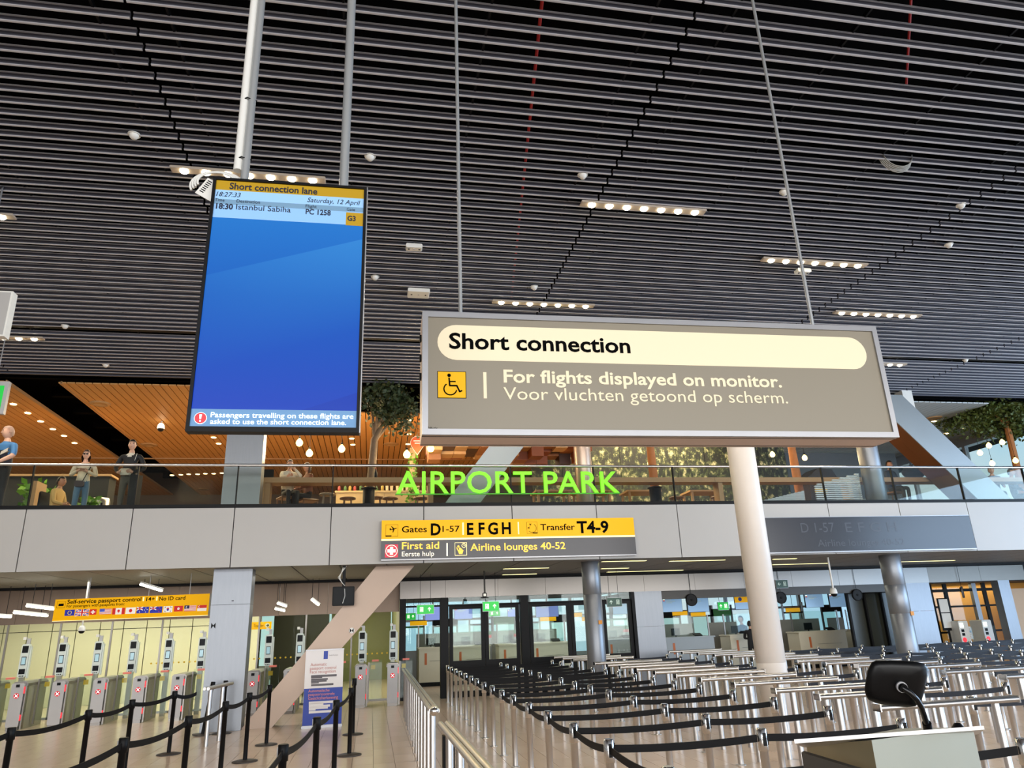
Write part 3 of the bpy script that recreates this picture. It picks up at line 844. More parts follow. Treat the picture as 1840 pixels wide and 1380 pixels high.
gs, gw_, gh_ = fascia_sign(GC, 'lit yellow and charcoal direction sign with gates and lounges on the fascia')
FG = Frame(GC, 0.0)
zs_ = zof_ = FG.loc(900, 967)[1]
gup = MB().box(-gw_ / 2, gw_ / 2, -.006, 0, zs_ + .02, gh_ / 2).build('upper_panel', M_YSIGN, gs)
MB().box(-gw_ / 2, gw_ / 2, -.007, 0, zs_ - .015, zs_ + .02).build('light_line', M_BORD, gs)
glo = MB().box(-gw_ / 2, gw_ / 2, -.006, 0, -gh_ / 2 + .025, zs_ - .015).build('lower_panel', M_DSIGN, gs)
Y_ = dict(y=-.009)
FG.text(gup, 'Gates', (722, 957), (767, 956), 11, M_INK, bold=.012, **Y_)
FG.text(gup, 'D', (774, 961.5), (792, 961), 20, M_INK, bold=.03, **Y_)
FG.text(gup, '1-57', (795, 956), (826, 955), 10.5, M_INK, bold=.012, **Y_)
FG.text(gup, 'E', (839, 960.5), (851, 960.5), 20, M_INK, bold=.03, **Y_)
FG.text(gup, 'F', (860, 960), (871, 960), 20, M_INK, bold=.03, **Y_)
FG.text(gup, 'G', (877, 960), (895, 959.5), 20, M_INK, bold=.03, **Y_)
FG.text(gup, 'H', (902, 959.5), (918, 959), 20, M_INK, bold=.03, **Y_)
FG.text(gup, 'Transfer', (971, 953), (1033, 952), 11, M_INK, bold=.012, **Y_)
FG.text(gup, 'T4-9', (1037, 957.5), (1094, 956.5), 20, M_INK, bold=.03, **Y_)
FG.text(glo, 'First aid', (722, 987), (789, 986), 12.5, M_YTXT, bold=.012, **Y_)
FG.text(glo, 'Eerste hulp', (722, 1000), (780, 998.5), 8.5, M_WTXT, **Y_)
FG.text(glo, 'Airline lounges 40-52', (845, 989.5), (1016, 986.5), 12.5, M_YTXT, bold=.012, **Y_)
FG.rect(gs, 'divider', (830.5, 939), (833.5, 961), M_BORD, -.009, -.006)
FG.rect(gs, 'divider', (930, 938), (933, 960), M_BORD, -.009, -.006)
FG.rect(gs, 'divider', (802, 976), (804.5, 999), M_WTXT, -.009, -.006)
def outline(s, F, a, b, m, t=.008, y0=-.009, y1=-.006, name='pictogram_border'):
    x0, z1 = F.loc(*a); x1, z0 = F.loc(*b)
    MB().box(x0, x1, y0, y1, z0, z0 + t).box(x0, x1, y0, y1, z1 - t, z1).box(x0, x0 + t, y0, y1, z0 + t, z1 - t).box(x1 - t, x1, y0, y1, z0 + t, z1 - t).build(name, m, s)
    return x0, x1, z0, z1
def plane_icon(s, cx, cz, r, m, ang=20, y0=-.010, y1=-.007, name='aircraft_symbol'):
    pts = [(-1, .05), (-.85, .5), (-.7, .5), (-.55, .12), (-.1, .12), (-.45, .85), (-.2, .85), (.3, .12), (.85, .1), (1, 0), (.85, -.1), (.3, -.12), (-.2, -.85), (-.45, -.85), (-.1, -.12), (-.9, -.1)]
    a = math.radians(ang); c_, s_ = math.cos(a), math.sin(a)
    MB().prism_y([(cx + r * (u * c_ - v * s_), cz + r * (u * s_ + v * c_)) for u, v in pts], y0, y1).build(name, m, s)
x0, x1, z0, z1 = outline(gs, FG, (693, 943), (715, 964), M_INK, .005)
plane_icon(gs, (x0 + x1) / 2 + .03, (z0 + z1) / 2 + .03, .075, M_INK, 15)
MB().box(x0, x0 + .12, -.009, -.006, z0, z0 + .022).build('runway_mark', M_INK, gs)
x0, x1, z0, z1 = outline(gs, FG, (946, 938), (966, 958.5), M_INK, .004)
cx2, cz2 = (x0 + x1) / 2, (z0 + z1) / 2
plane_icon(gs, cx2 - .03, cz2 + .07, .032, M_INK, 30); plane_icon(gs, cx2 - .07, cz2 + .0, .032, M_INK, 60)
mb_ = MB(); stroke(mb_, [(cx2 + .09 * math.cos(math.radians(t)), cz2 - .01 + .09 * math.sin(math.radians(t))) for t in range(60, -150, -20)], .008, -.009, -.006)
mb_.build('transfer_arc', M_INK, gs); MB().box(cx2 + .01, x1, -.009, -.006, z0, z0 + .02).build('runway_mark', M_INK, gs)
xa_, za_ = FG.loc(692, 978.5); xb_, zb_ = FG.loc(715, 1001.5)
MB().box(xa_, xb_, -.009, -.006, zb_, za_).build('first_aid_tile', M_CRIM, gs)
cx2, cz2 = (xa_ + xb_) / 2, (za_ + zb_) / 2
mb_ = MB(); stroke(mb_, [(cx2 + .115 * math.cos(math.radians(t)), cz2 + .115 * math.sin(math.radians(t))) for t in range(0, 361, 20)], .012, -.011, -.009)
mb_.build('first_aid_ring', M_WTXT, gs)
MB().box(cx2 - .03, cx2 + .03, -.011, -.009, cz2 - .08, cz2 + .08).box(cx2 - .08, cx2 - .03, -.011, -.009, cz2 - .03, cz2 + .03).box(cx2 + .03, cx2 + .08, -.011, -.009, cz2 - .03, cz2 + .03).build('first_aid_cross', M_WTXT, gs)
x0, x1, z0, z1 = outline(gs, FG, (817, 975), (839, 998), M_BORD, .008)
u = lambda a, b: (x0 + (x1 - x0) * a, z0 + (z1 - z0) * b)
mb_ = MB().prism_y([u(.12, .62), u(.2, .62), u(.3, .42), u(.72, .42), u(.62, .12), u(.36, .12)][::-1], -.010, -.007)
mb_.disc_y(*u(.3, .70), .022, -.010, -.007).prism_y([u(.34, .6), u(.44, .62), u(.66, .44), u(.36, .44)][::-1], -.0115, -.010)
mb_.build('lounge_symbol', M_YTXT, gs)
mb_ = MB(); c_ = u(.75, .76); stroke(mb_, [(c_[0] + .04 * math.cos(math.radians(t)), c_[1] + .04 * math.sin(math.radians(t))) for t in range(0, 361, 30)], .01, -.010, -.007)
stroke(mb_, [(c_[0], c_[1] + .025), c_, (c_[0] + .02, c_[1])], .008, -.010, -.007); mb_.build('clock_symbol', M_BORD, gs)
# the unlit twin on the right
DC = Vector((11.296, 14.9, 3.37))
ds, _, _ = fascia_sign(DC, 'unlit dark grey direction sign with faint ghost lettering on the fascia')
FD = Frame(DC, 0.0)
MB().box(-gw_ / 2, gw_ / 2, -.006, 0, -gh_ / 2 + .025, gh_ / 2).build('panel', mat('unlit_panel', (44, 45, 52), .2, 0.0, var=.03, spec=.45), ds)
MB().box(-gw_ / 2, gw_ / 2, -.012, 0, gh_ / 2 - .012, gh_ / 2).build('top_lip', M_ALU, ds)
M_GHOST = mat('ghost_text', (56, 58, 66), .3, var=0)
FD.text(ds, 'D 1-57', (1440, 957), (1500, 956), 17, M_GHOST, **Y_)
FD.text(ds, 'E F G H', (1520, 956), (1612, 955), 17, M_GHOST, **Y_)
FD.text(ds, 'Airline lounges 40-52', (1470, 982), (1626, 979), 12, M_GHOST, **Y_)

# green letters AIRPORT PARK in front of the glass
LC = ony(712, 887, 14.93)
le = thing('illuminated_lettering', 'bright green AIRPORT PARK letters mounted along the glass balustrade', 'lettering', LC)
M_LIME = mat('lime_glow', (110, 220, 10), .4, emit=.62, ecol=(120, 244, 4), var=0)
M_LIMED = mat('lime_side', (60, 150, 10), .5, emit=.2, ecol=(60, 160, 8), var=0)
full = 'AIRPORT PARK'
W_ = ony(1112, 887, 14.93).x - LC.x; H_ = ony(920, 849, 14.93).z - ony(920, 887, 14.93).z
tot = glyphs(full)[0]; tx0 = min(v[0] for v in tot); tx1 = max(v[0] for v in tot); kx = W_ / (tx1 - tx0)
for i, ch in enumerate(full):
    if ch == ' ': continue
    pre = glyphs(full[:i + 1])[0]; xr = max(v[0] for v in pre)
    own = glyphs(ch)[0]; wch = max(v[0] for v in own) - min(v[0] for v in own)
    o_ = text(le, ch, (xr - wch - tx0) * kx, 0, H_, M_LIME, w=wch * kx, y=-.05, thick=.05, bold=.006, name='letter')
MB().box(-.02, W_ + .02, -.04, .0, -.03, -.008).build('mounting_bar', M_LIMED, le)
for k in range(6):
    MB().box(.1 + k * (W_ - .2) / 5, .13 + k * (W_ - .2) / 5, 0, .088, -.028, -.01).build('bracket', M_LIMED, le)

# ---------------------------------------------------------------- yellow self-service sign with flags
VC, VYAW = Vector((-4.823, 16.5, 2.31)), math.radians(-11.85)
ss = thing('passport_sign', 'long yellow sign with a row of national flags hanging over the passport gates', 'sign', VC, VYAW)
FV = Frame(VC, VYAW); vw, vh = 3.19, .43
MB().box(-vw / 2, vw / 2, 0, .1, -vh / 2, vh / 2).build('housing', M_ALU, ss)
MB().box(-vw / 2, vw / 2, -.006, 0, -vh / 2 + .01, vh / 2).build('face_panel', M_YSIGN, ss)
MB().box(-vw / 2, vw / 2, -.008, 0, -vh / 2, -vh / 2 + .01).build('light_line', M_BORD, ss)
for lx in (-.95, .3, 1.15):
    MB().tube([(lx, .05, vh / 2), (lx, .05, ZB - VC.z + .01)], .006, 6).build('rod', M_ALU, ss)
FV.text(ss, 'Self-service passport control', (121, 1085), (254, 1080), 7, M_INK, bold=.02, **Y_)
FV.text(ss, '14+', (263, 1080), (278, 1079), 6.5, M_INK, bold=.02, **Y_)
FV.text(ss, 'No ID card', (286, 1079), (333, 1077.5), 6.5, M_INK, bold=.02, **Y_)
FV.text(ss, 'For passengers with passports from:', (120, 1091.5), (224, 1088), 5, M_INK, bold=.012, **Y_)
FV.rect(ss, 'divider', (257.5, 1073), (259, 1080), M_BORD, -.009, -.006); FV.rect(ss, 'divider', (281.5, 1072), (283, 1079), M_BORD, -.009, -.006)
outline(ss, FV, (103.5, 1081), (117, 1092), M_INK, .004)
FV.rect(ss, 'passport_symbol', (106, 1085), (114.5, 1089), M_INK, -.009, -.006)
C_R, C_B, C_W = mat('flag_red', (214, 40, 36), .5, emit=.2, var=0), mat('flag_blue', (36, 50, 170), .5, emit=.2, var=0), mat('flag_white', (245, 242, 235), .5, emit=.25, var=0)
C_Y, C_N, C_LB = mat('flag_yellow', (250, 220, 60), .5, emit=.3, var=0), mat('flag_navy', (24, 28, 86), .5, emit=.1, var=0), mat('flag_midblue', (70, 90, 200), .5, emit=.2, var=0)
FLAGS = [(117.5, 133.5, 1096, 1106, 'eu'), (137, 159, 1095.5, 1106, 'uk'), (162, 173, 1095, 1104.5, 'ch'), (180, 200, 1094, 1103.5, 'us'), (203, 224, 1093, 1103.5, 'ca'), (227, 243, 1092, 1102.5, 'jp'),
         (246.5, 267, 1091, 1101.5, 'au'), (270.5, 291, 1090.5, 1101, 'nz'), (294.5, 309.5, 1089.5, 1100, 'kr'), (313.5, 328.5, 1089, 1098.5, 'hk'), (332, 352, 1088, 1098, 'my'), (355.5, 371, 1087.5, 1097.5, 'sg')]
for (xa, xb, ya, yb, kd) in FLAGS:
    u0, t1 = FV.loc(xa, ya); u1, t0 = FV.loc(xb, yb)
    w, h = u1 - u0, t1 - t0; cx, cz = (u0 + u1) / 2, (t0 + t1) / 2
    f = thing('flag', None, None); f.parent = ss
    def R(a, b, c, d, m, lay=0):
        MB().box(u0 + w * a, u0 + w * b, -.0075 - .001 * lay, -.0065, t0 + h * c, t0 + h * d).build('flag_field', m, f)
    def D(a, b, r, m, lay=1):
        MB().disc_y(u0 + w * a, t0 + h * b, h * r, -.0075 - .001 * lay, -.0065, 14).build('emblem', m, f)
    def X(pts, wd, m, lay=1):
        q = MB(); stroke(q, [(u0 + w * a, t0 + h * b) for a, b in pts], h * wd, -.0075 - .001 * lay, -.0065); q.build('flag_band', m, f)
    base = {'eu': C_B, 'uk': C_B, 'ch': C_R, 'us': C_W, 'ca': C_W, 'jp': C_W, 'au': C_B, 'nz': C_B, 'kr': C_W, 'hk': C_R, 'my': C_W, 'sg': C_W}[kd]
    R(0, 1, 0, 1, base)
    if kd == 'eu':
        X([(.5 + .32 * h / w * math.cos(t), .5 + .32 * math.sin(t)) for t in [i * math.pi / 6 for i in range(13)]], .07, C_Y)
    if kd in ('uk',):
        X([(0, 0), (1, 1)], .22, C_W); X([(0, 1), (1, 0)], .22, C_W); X([(0, 0), (1, 1)], .09, C_R, 2); X([(0, 1), (1, 0)], .09, C_R, 2)
        R(.4, .6, 0, 1, C_W, 3); R(0, 1, .36, .64, C_W, 3); R(.44, .56, 0, 1, C_R, 4); R(0, 1, .42, .58, C_R, 4)
    if kd == 'ch': R(.4, .6, .18, .82, C_W, 1); R(.18, .82, .4, .6, C_W, 1)
    if kd in ('us', 'my'):
        for k in range(0, 13, 2): R(0, 1, k / 13, (k + 1) / 13, C_R, 1)
        R(0, .42, .46, 1, C_LB if kd == 'us' else C_N, 2)
        if kd == 'my': D(.2, .72, .17, C_W, 3); D(.23, .72, .13, C_N, 4)
    if kd == 'ca': R(0, .25, 0, 1, C_R, 1); R(.75, 1, 0, 1, C_R, 1); D(.5, .55, .22, C_R); R(.48, .52, .2, .5, C_R, 1)
    if kd == 'jp': D(.5, .5, .28, C_R)
    if kd in ('au', 'nz'):
        X([(0, .5), (.5, 1)], .14, C_W); X([(0, 1), (.5, .5)], .14, C_W); R(.21, .29, .5, 1, C_R, 3); R(0, .5, .7, .8, C_R, 3)
        for a, b in ((.75, .8), (.65, .5), (.86, .55), (.75, .18)) + (((.25, .22),) if kd == 'au' else ()): D(a, b, .07, C_W if kd == 'au' else C_R)
    if kd == 'kr': D(.5, .55, .22, C_R); D(.5, .42, .18, C_B, 2); X([(.15, .75), (.25, .9)], .1, M_INK); X([(.75, .1), (.85, .25)], .1, M_INK); X([(.15, .25), (.25, .1)], .1, M_INK); X([(.75, .9), (.85, .75)], .1, M_INK)
    if kd == 'hk':
        for k in range(5): D(.5 + .14 * h / w * math.cos(k * 1.257 + 1.57), .5 + .14 * math.sin(k * 1.257 + 1.57), .1, C_W)
    if kd == 'sg': R(0, 1, .5, 1, C_R, 1); D(.2, .75, .17, C_W, 2); D(.25, .75, .14, C_R, 3)

# ---------------------------------------------------------------- banner stand
BC = Vector((-.855, 15.12, 0.0))
bn = thing('banner_stand', 'white and blue roll-up banner about automatic passport control beside the inclined leg', 'banner', BC, math.radians(1.6))
FB = Frame(BC, math.radians(1.6))
M_NAVY = mat('banner_blue', (40, 66, 160), .5, var=.03); M_PAPER = mat('banner_white', (226, 222, 220), .5, var=.02)
M_BRT = mat('banner_rust', (176, 92, 76), .6, var=0); M_BOR = mat('banner_orange', (226, 140, 120), .6, var=0); M_GTX = mat('banner_greytext', (96, 92, 96), .6, var=0)
wz = FB.loc(580, 1236)[1]; zt_ = FB.loc(585, 1168)[1]
MB().box(-.355, .355, 0, .006, .05, wz).build('lower_sheet', M_NAVY, bn)
MB().box(-.355, .355, 0, .006, wz, zt_).build('upper_sheet', M_PAPER, bn)
MB().bbox(-.37, .37, -.04, .06, 0, .05, .01).build('foot_cassette', M_ALU, bn)
MB().box(-.36, .36, -.006, .014, zt_, zt_ + .018).build('top_bar', M_ALU, bn)
MB().tube([(0, .03, .03), (0, .03, zt_)], .01, 8).build('pole', M_ALU, bn)
Q = dict(y=-.003)
FB.rect(bn, 'crest_ribbon', (582, 1170), (589, 1184), M_NAVY, -.002, 0)
FB.text(bn, 'Koninklijke Marechaussee', (591, 1178), (607, 1178), 2, M_GTX, **Q)
FB.text(bn, 'Automatic', (558, 1197), (587, 1196), 5.5, M_BRT, **Q)
FB.text(bn, 'passport control', (557, 1203.5), (604, 1202), 5.5, M_BRT, **Q)
FB.text(bn, 'Face recognition', (557, 1210), (603, 1208.5), 5.5, M_BRT, **Q)
for k, w_ in enumerate((46, 20, 30, 28, 14, 40)):
    FB.rect(bn, 'small_print', (559, 1213.5 + k * 3.2), (559 + w_, 1215 + k * 3.2), M_GTX, -.002, 0)
FB.text(bn, 'Automatische', (554, 1243.5), (592, 1243), 5, M_BOR, **Q)
FB.text(bn, 'paspoortcontrole', (554, 1250), (601, 1249), 5, M_BOR, **Q)
FB.text(bn, 'Gezichtsherkenning', (554, 1257), (607, 1256), 5.5, M_BOR, **Q)
for k, w_ in enumerate((44, 26, 38, 34, 12, 40)):
    FB.rect(bn, 'small_print', (555, 1261 + k * 3.4), (555 + w_, 1262.8 + k * 3.4), M_PAPER, -.002, 0)

# ---------------------------------------------------------------- green exit signs
M_EXG = mat('exit_green', (20, 170, 60), .4, emit=.6, ecol=(20, 175, 60), var=0)
M_EXW = mat('exit_white', (240, 255, 230), .4, emit=1.1, var=0)
M_EXD = mat('exit_darkgreen', (26, 66, 52), .4, emit=.05, var=0)
M_EXP = mat('exit_pale', (190, 210, 200), .4, emit=.15, var=0)
def exit_sign(px0, py0, px1, py1, Y, label, lit=True, arrow=90, door_first=True, hang=ZB):
    a, b = ony(px0, py0, Y), ony(px1, py1, Y)
    w, h = (b.x - a.x) / 2, (a.z - b.z) / 2
    c = Vector(((a.x + b.x) / 2, Y, (a.z + b.z) / 2))
    s = thing('exit_sign', label, 'exit sign', c, 0, 'exit signs')
    g, wt = (M_EXG, M_EXW) if lit else (M_EXD, M_EXP)
    MB().box(-w, w, 0, .04, -h, h).build('housing', M_ALU, s)
    MB().box(-w * .97, w * .97, -.006, 0, -h * .93, h * .93).build('face_panel', g, s)
    sg_ = -1 if door_first else 1
    dx, axx = sg_ * w * .45, -sg_ * w * .45
    q = MB(); k = h * .5
    q.box(dx - k * .7, dx - k * .5, -.009, -.006, -k, k).box(dx + k * .5, dx + k * .7, -.009, -.006, -k, k).box(dx - k * .5, dx + k * .5, -.009, -.006, k * .8, k)
    q.disc_y(dx + k * .1, k * .5, k * .17, -.009, -.006)
    stroke(q, [(dx + k * .05, k * .35), (dx - k * .05, -k * .15), (dx + k * .2, -k * .5), (dx + k * .1, -k * .95)], k * .22, -.009, -.006)
    stroke(q, [(dx - k * .05, -k * .15), (dx - k * .3, -k * .7)], k * .2, -.009, -.006); stroke(q, [(dx - k * .35, k * .1), (dx + k * .05, k * .2), (dx + k * .35, -k * .05)], k * .15, -.009, -.006)
    fp_ = s.children[-1]
    q.build('running_man_symbol', wt, fp_)
    t = math.radians(arrow); d = Vector((math.cos(t), math.sin(t))); nn = Vector((-d.y, d.x)); o = Vector((axx, 0))
    q = MB(); f = lambda v: (v.x, v.y)
    stroke(q, [f(o - d * k * .75), f(o + d * k * .7)], k * .26, -.009, -.006)
    stroke(q, [f(o + d * k * .05 + nn * k * .6), f(o + d * k * .72), f(o + d * k * .05 - nn * k * .6)], k * .26, -.009, -.006)
    q.build('arrow_symbol', wt, fp_)
    if hang:
        for lx in (-w * .6, w * .6):
            MB().tube([(lx, .02, h), (lx, .02, hang - c.z)], .005, 6).build('rod', M_BLACK, s)
    return s
exit_sign(749, 1087, 780, 1103, 18.2, 'lit green exit sign above the gap left of the double doors')
exit_sign(867, 1081, 897, 1098, 18.2, 'lit green exit sign hanging in front of the double doors')
exit_sign(729, 1102, 747, 1114, 23.5, 'small lit green exit sign behind the black door post', True, 90, True, 2.55)
exit_sign(878, 1097, 899, 1107, 22.5, 'small lit green exit sign behind the right door leaf', True, 90, True, 2.55)
exit_sign(1090, 1074, 1118, 1090, 18.2, 'dark green unlit exit sign beside the round steel column', False, 90, False)
exit_sign(1393, 1042, 1417, 1056.5, 19.46, 'dark green unlit exit sign with a left arrow on the steel header', False, 180, False, None)
exit_sign(1289, 1082, 1310, 1096, 21.5, 'lit green exit sign above the passport desks', True, 90, False, 2.42)
# ---------------------------------------------------------------- passport e-gates
M_GREYP = mat('gate_grey', (176, 176, 178), .4, .1, var=.03)
M_KIOSK = mat('kiosk_white', (206, 214, 208), .4, var=.03)
M_SCR = mat('dark_screen', (14, 17, 20), .4, var=0, spec=.15)
M_SCRON = mat('lit_tablet', (150, 180, 190), .2, emit=.35, ecol=(150, 190, 200), var=0)
M_LED = mat('red_led', (235, 50, 60), .4, emit=.8, ecol=(255, 50, 60), var=0)
M_LEDW = mat('red_led_white', (255, 190, 190), .4, emit=1.5, ecol=(255, 170, 175), var=0)
M_YLAB = mat('yellow_label', (226, 186, 40), .5)
GX = [-8.03, -7.25, -6.47, -5.68, -4.89, -4.11, -3.33, -2.55, -1.77, -.99, -.21, .53]
def egate(x, y, label, first=None):
    t = thing('passport_gate', label, 'gate', (x, y, 0), 0, 'row of passport gates')
    h = .9
    MB().bbox(-.12, .12, 0, .1, .06, h, .02).build('front_panel', M_GREYP, t)
    MB().box(-.11, .11, .01, .1, 0, .06).build('plinth', M_STEEL, t)
    D_ = 18.98 - y
    MB().box(-.10, .14, .1, D_, 0, h - .06).build('cabinet', mat('gate_cabinet', (158, 158, 144), .35, .3), t)
    MB().prism_y([(-.14, h - .06), (.16, h - .06), (.16, h - .01), (.12, h + .03), (-.10, h + .03), (-.14, h - .01)], .08, D_ + .02).build('top_cover', M_STEEL, t)
    MB().box(-.035, .035, -.006, .0, h - .075, h - .02).build('scanner_window', M_SCR, t)
    sd_ = MB().disc_y(0, .66, .052, -.006, 0).build('status_disc', M_SCR, t)
    q = MB(); stroke(q, [(-.028, .632), (.028, .688)], .016, -.010, -.006); stroke(q, [(-.028, .688), (.028, .632)], .016, -.0099, -.006)
    q.build('cross_symbol', M_LEDW, sd_)
    q = MB(); stroke(q, [(.046 * math.cos(i * .524), .66 + .046 * math.sin(i * .524)) for i in range(13)], .008, -.010, -.006); q.build('status_ring', M_LED, sd_)
    for z0, z1 in ((.70, .83), (.18, .29)):
        MB().box(.122, .138, .0, .03, z0, z1).build('led_bar', M_LED, t)
    MB().box(.142, .17, .02, .12, .02, h - .05).build('side_rail', M_STEEL, t)
    MB().box(.20, .50, .55, .562, .12, 1.0).build('glass_wing', G_CLEAR, t)
    MB().box(.17, .20, .53, .58, .05, .95).build('wing_post', M_STEEL, t)
    MB().box(.26, .42, .62, .70, .96, 1.0).build('red_beacon', mat('red_beacon', (240, 120, 105), .4, emit=.2, ecol=(250, 110, 100), var=0), t)
    MB().box(.24, .34, .70, .706, .78, .88).build('yellow_label', M_YLAB, t)
    return t
for i, x in enumerate(GX):
    side = ('third gate from the banner stand' if False else '')
    names = ['leftmost', 'second from the left', 'third from the left', 'fourth from the left', 'fifth from the left', 'sixth from the left', 'just left of the clad column', 'just right of the clad column',
             'behind the inclined leg', 'behind the blue banner', 'right of the banner stand', 'beside the black door post']
    egate(x, 17.9 if x < -1 else 18.35, 'grey passport gate with a red cross light, ' + names[i])
KX = [-7.69, -6.92, -6.17, -5.42, -4.65, -3.91, -3.16, -2.40, -1.68, -.93, -.2, .55]
def kiosk(x, y, label):
    t = thing('face_scan_kiosk', label, 'kiosk', (x, y, 0), 0, 'face scanning kiosks behind the gates')
    MB().box(-.05, .05, .02, .1, 0, .98).build('stand', mat('gate_cabinet', (158, 158, 144), .35, .3), t)
    MB().bbox(-.085, .085, 0, .09, .97, 1.68, .03).build('body', M_KIOSK, t)
    MB().box(.088, .115, .02, .10, .95, 1.62).build('side_fin', M_KIOSK, t)
    MB().box(-.062, .062, -.005, 0, 1.49, 1.64).build('upper_screen', M_SCR, t)
    tf_ = MB().box(-.05, .05, -.005, 0, 1.23, 1.41).build('tablet_frame', M_SCR, t)
    MB().box(-.04, .04, -.008, -.005, 1.245, 1.395).build('tablet_screen', M_SCRON, tf_)
    MB().box(-.062, .062, -.005, 0, 1.04, 1.15).build('lower_screen', M_SCR, t)
    for dx in (-.035, 0, .035):
        MB().disc_y(dx, 1.0, .012, -.005, 0, 8).build('button', M_SCR, t)
    MB().box(-.01, .06, .03, .07, 1.68, 1.80).build('bracket', M_GREYP, t)
    MB().box(-.075, -.01, -.02, .05, 1.77, 1.83).build('camera', M_WHITE, t)
    return t
for i, x in enumerate(KX):
    nm = ['leftmost', 'second from the left', 'third from the left', 'fourth from the left', 'fifth from the left', 'sixth from the left', 'hidden partly by the clad column', 'right of the clad column',
          'at the edge of the inclined leg', 'behind the inclined leg', 'right of the inclined leg', 'beside the black door post'][i]
    kiosk(x, 19.05, 'pale face scanning kiosk with three small screens, ' + nm)
# greenish glass partition with a row of yellow dots
gp = thing('gate_partition', 'greenish glass partition with yellow dots behind the passport gates', 'partition', (0, 19.85, 0))
for k in range(9):
    a = -9.6 + k * 1.14
    MB().box(a + .01, a + 1.13, 0, .012, .05, 2.12).build('pane', G_GREEN, gp)
    MB().box(a - .02, a + .02, -.01, .03, 0, 2.12).build('upright', M_STEEL, gp)
MB().box(-9.6, .7, -.01, .03, 0, .05).build('base_rail', M_STEEL, gp)
_dt = MB().disc_y(0, 0, .022, -.003, 0, 10).mesh('marker_dot', M_YLAB)
for k in range(46):
    x = -5.2 + k * .125
    if x < .65: place('marker_dot', _dt, gp, (x, 0, 1.12))

# fluorescent fittings hung in the gate hall
def fluoro(px0, py0, px1, py1, Y, label, ztop=2.9):
    a, b = ony(px0, py0, Y), ony(px1, py1, Y)
    c = (a + b) / 2; L = (b - a).length / 2
    t = thing('tube_lamp', label, 'lamp', c, 0, 'hanging tube lamps over the gates')
    o = MB().bbox(-L, L, -.05, .05, -.02, .03, .015).build('diffuser', M_TUBE, t)
    o2 = MB().box(-L, L, -.055, .055, .03, .06).build('housing', M_WHITE, t)
    ang = math.atan2(b.z - a.z, b.x - a.x)
    o.rotation_euler = (0, -ang, 0); o2.rotation_euler = (0, -ang, 0)
    for lx in (-L * .6, L * .6):
        MB().tube([(lx, 0, .05 + math.tan(ang) * lx), (lx, 0, ztop - c.z)], .006, 6).build('wire', M_BLACK, t)
fluoro(48, 1089, 97, 1095, 17.6, 'tube lamp tucked behind the left end of the yellow sign')
fluoro(25, 1101, 85, 1107, 18.2, 'longer tube lamp left of the yellow sign')
fluoro(-25, 1106, 19, 1109, 18.2, 'tube lamp cut off by the left picture edge')
fluoro(252, 1050, 291, 1062, 17.0, 'tube lamp above the yellow sign')
fluoro(498, 1084, 515, 1090, 18.6, 'small upper tube lamp right of the clad column')
fluoro(494, 1094, 512, 1098, 19.2, 'small lower tube lamp right of the clad column')
fluoro(559, 1077, 573, 1088, 18.2, 'short tilted tube lamp left of the black hanging monitor')
# black hanging monitor in front of the inclined leg
mpos = ony(617, 1071, 15.3)
bm = thing('black_monitor', 'small black monitor hanging in front of the inclined leg', 'monitor', mpos)
MB().bbox(-.215, .215, 0, .08, -.185, .185, .015).build('housing', M_BLACK, bm)
MB().box(-.19, .19, -.004, 0, -.155, .16).build('screen', M_SCR, bm)
MB().box(-.03, .03, .02, .06, .185, ZB - mpos.z).build('pole', M_BLACK, bm)
for k in range(3):
    MB().tube([(-.02 + .03 * k, .03, ZB - mpos.z), (-.08 - .02 * k, -.01, .36), (-.04 + .02 * k, -.02, .26 - .02 * k), (.02, 0, .2)], .006, 6).build('cable', M_WHITE, bm)
MB().tube([(.02, -.008, .14), (.03, -.012, 0), (-.01, -.01, -.14)], .006, 6).build('loose_cable', M_WHITE, bm)
# cctv domes
def dome(px, py, Y, ztop, label, s=1.0):
    c = ony(px, py, Y)
    t = thing('dome_camera', label, 'camera', c)
    MB().lathe([(.0, .1 * s), (.05 * s, .095 * s), (.075 * s, .05 * s), (.085 * s, -.02 * s), (.085 * s, -.035 * s)], 16).build('housing', M_WHITE, t)
    MB().lathe([(.078 * s, -.035 * s), (.066 * s, -.075 * s), (.035 * s, -.1 * s), (0, -.105 * s)], 16).build('lens_dome', M_BLACK, t)
    MB().tube([(0, 0, .08 * s), (0, 0, ztop - c.z)], .022 * s, 10).build('pole', M_WHITE, t)
dome(147, 1131, 17.4, 2.94, 'small white dome camera below the yellow passport sign', .8)
dome(1498, 1064, 15.9, 2.94, 'white dome camera on a pole in front of the passport desks')
dome(289, 768, onz(289, 757, 7.27).y, 7.27, 'white dome camera on the wooden mezzanine ceiling', 1.1)
# small hanging sensor in front of the doors
p = ony(871, 1069, 17.6)
t = thing('door_sensor', 'small black sensor box on a rod above the double doors', 'sensor', p)
MB().bbox(-.05, .05, 0, .06, -.05, .05, .01).build('housing', M_BLACK, t); MB().box(-.03, .03, -.005, 0, -.03, .03).build('lens', M_WHITE, t)
MB().tube([(0, .03, .05), (0, .03, ZB - p.z)], .014, 8).build('rod', M_BLACK, t); MB().box(-.09, .09, .0, .05, -.075, -.05).build('shelf', M_BLACK, t)
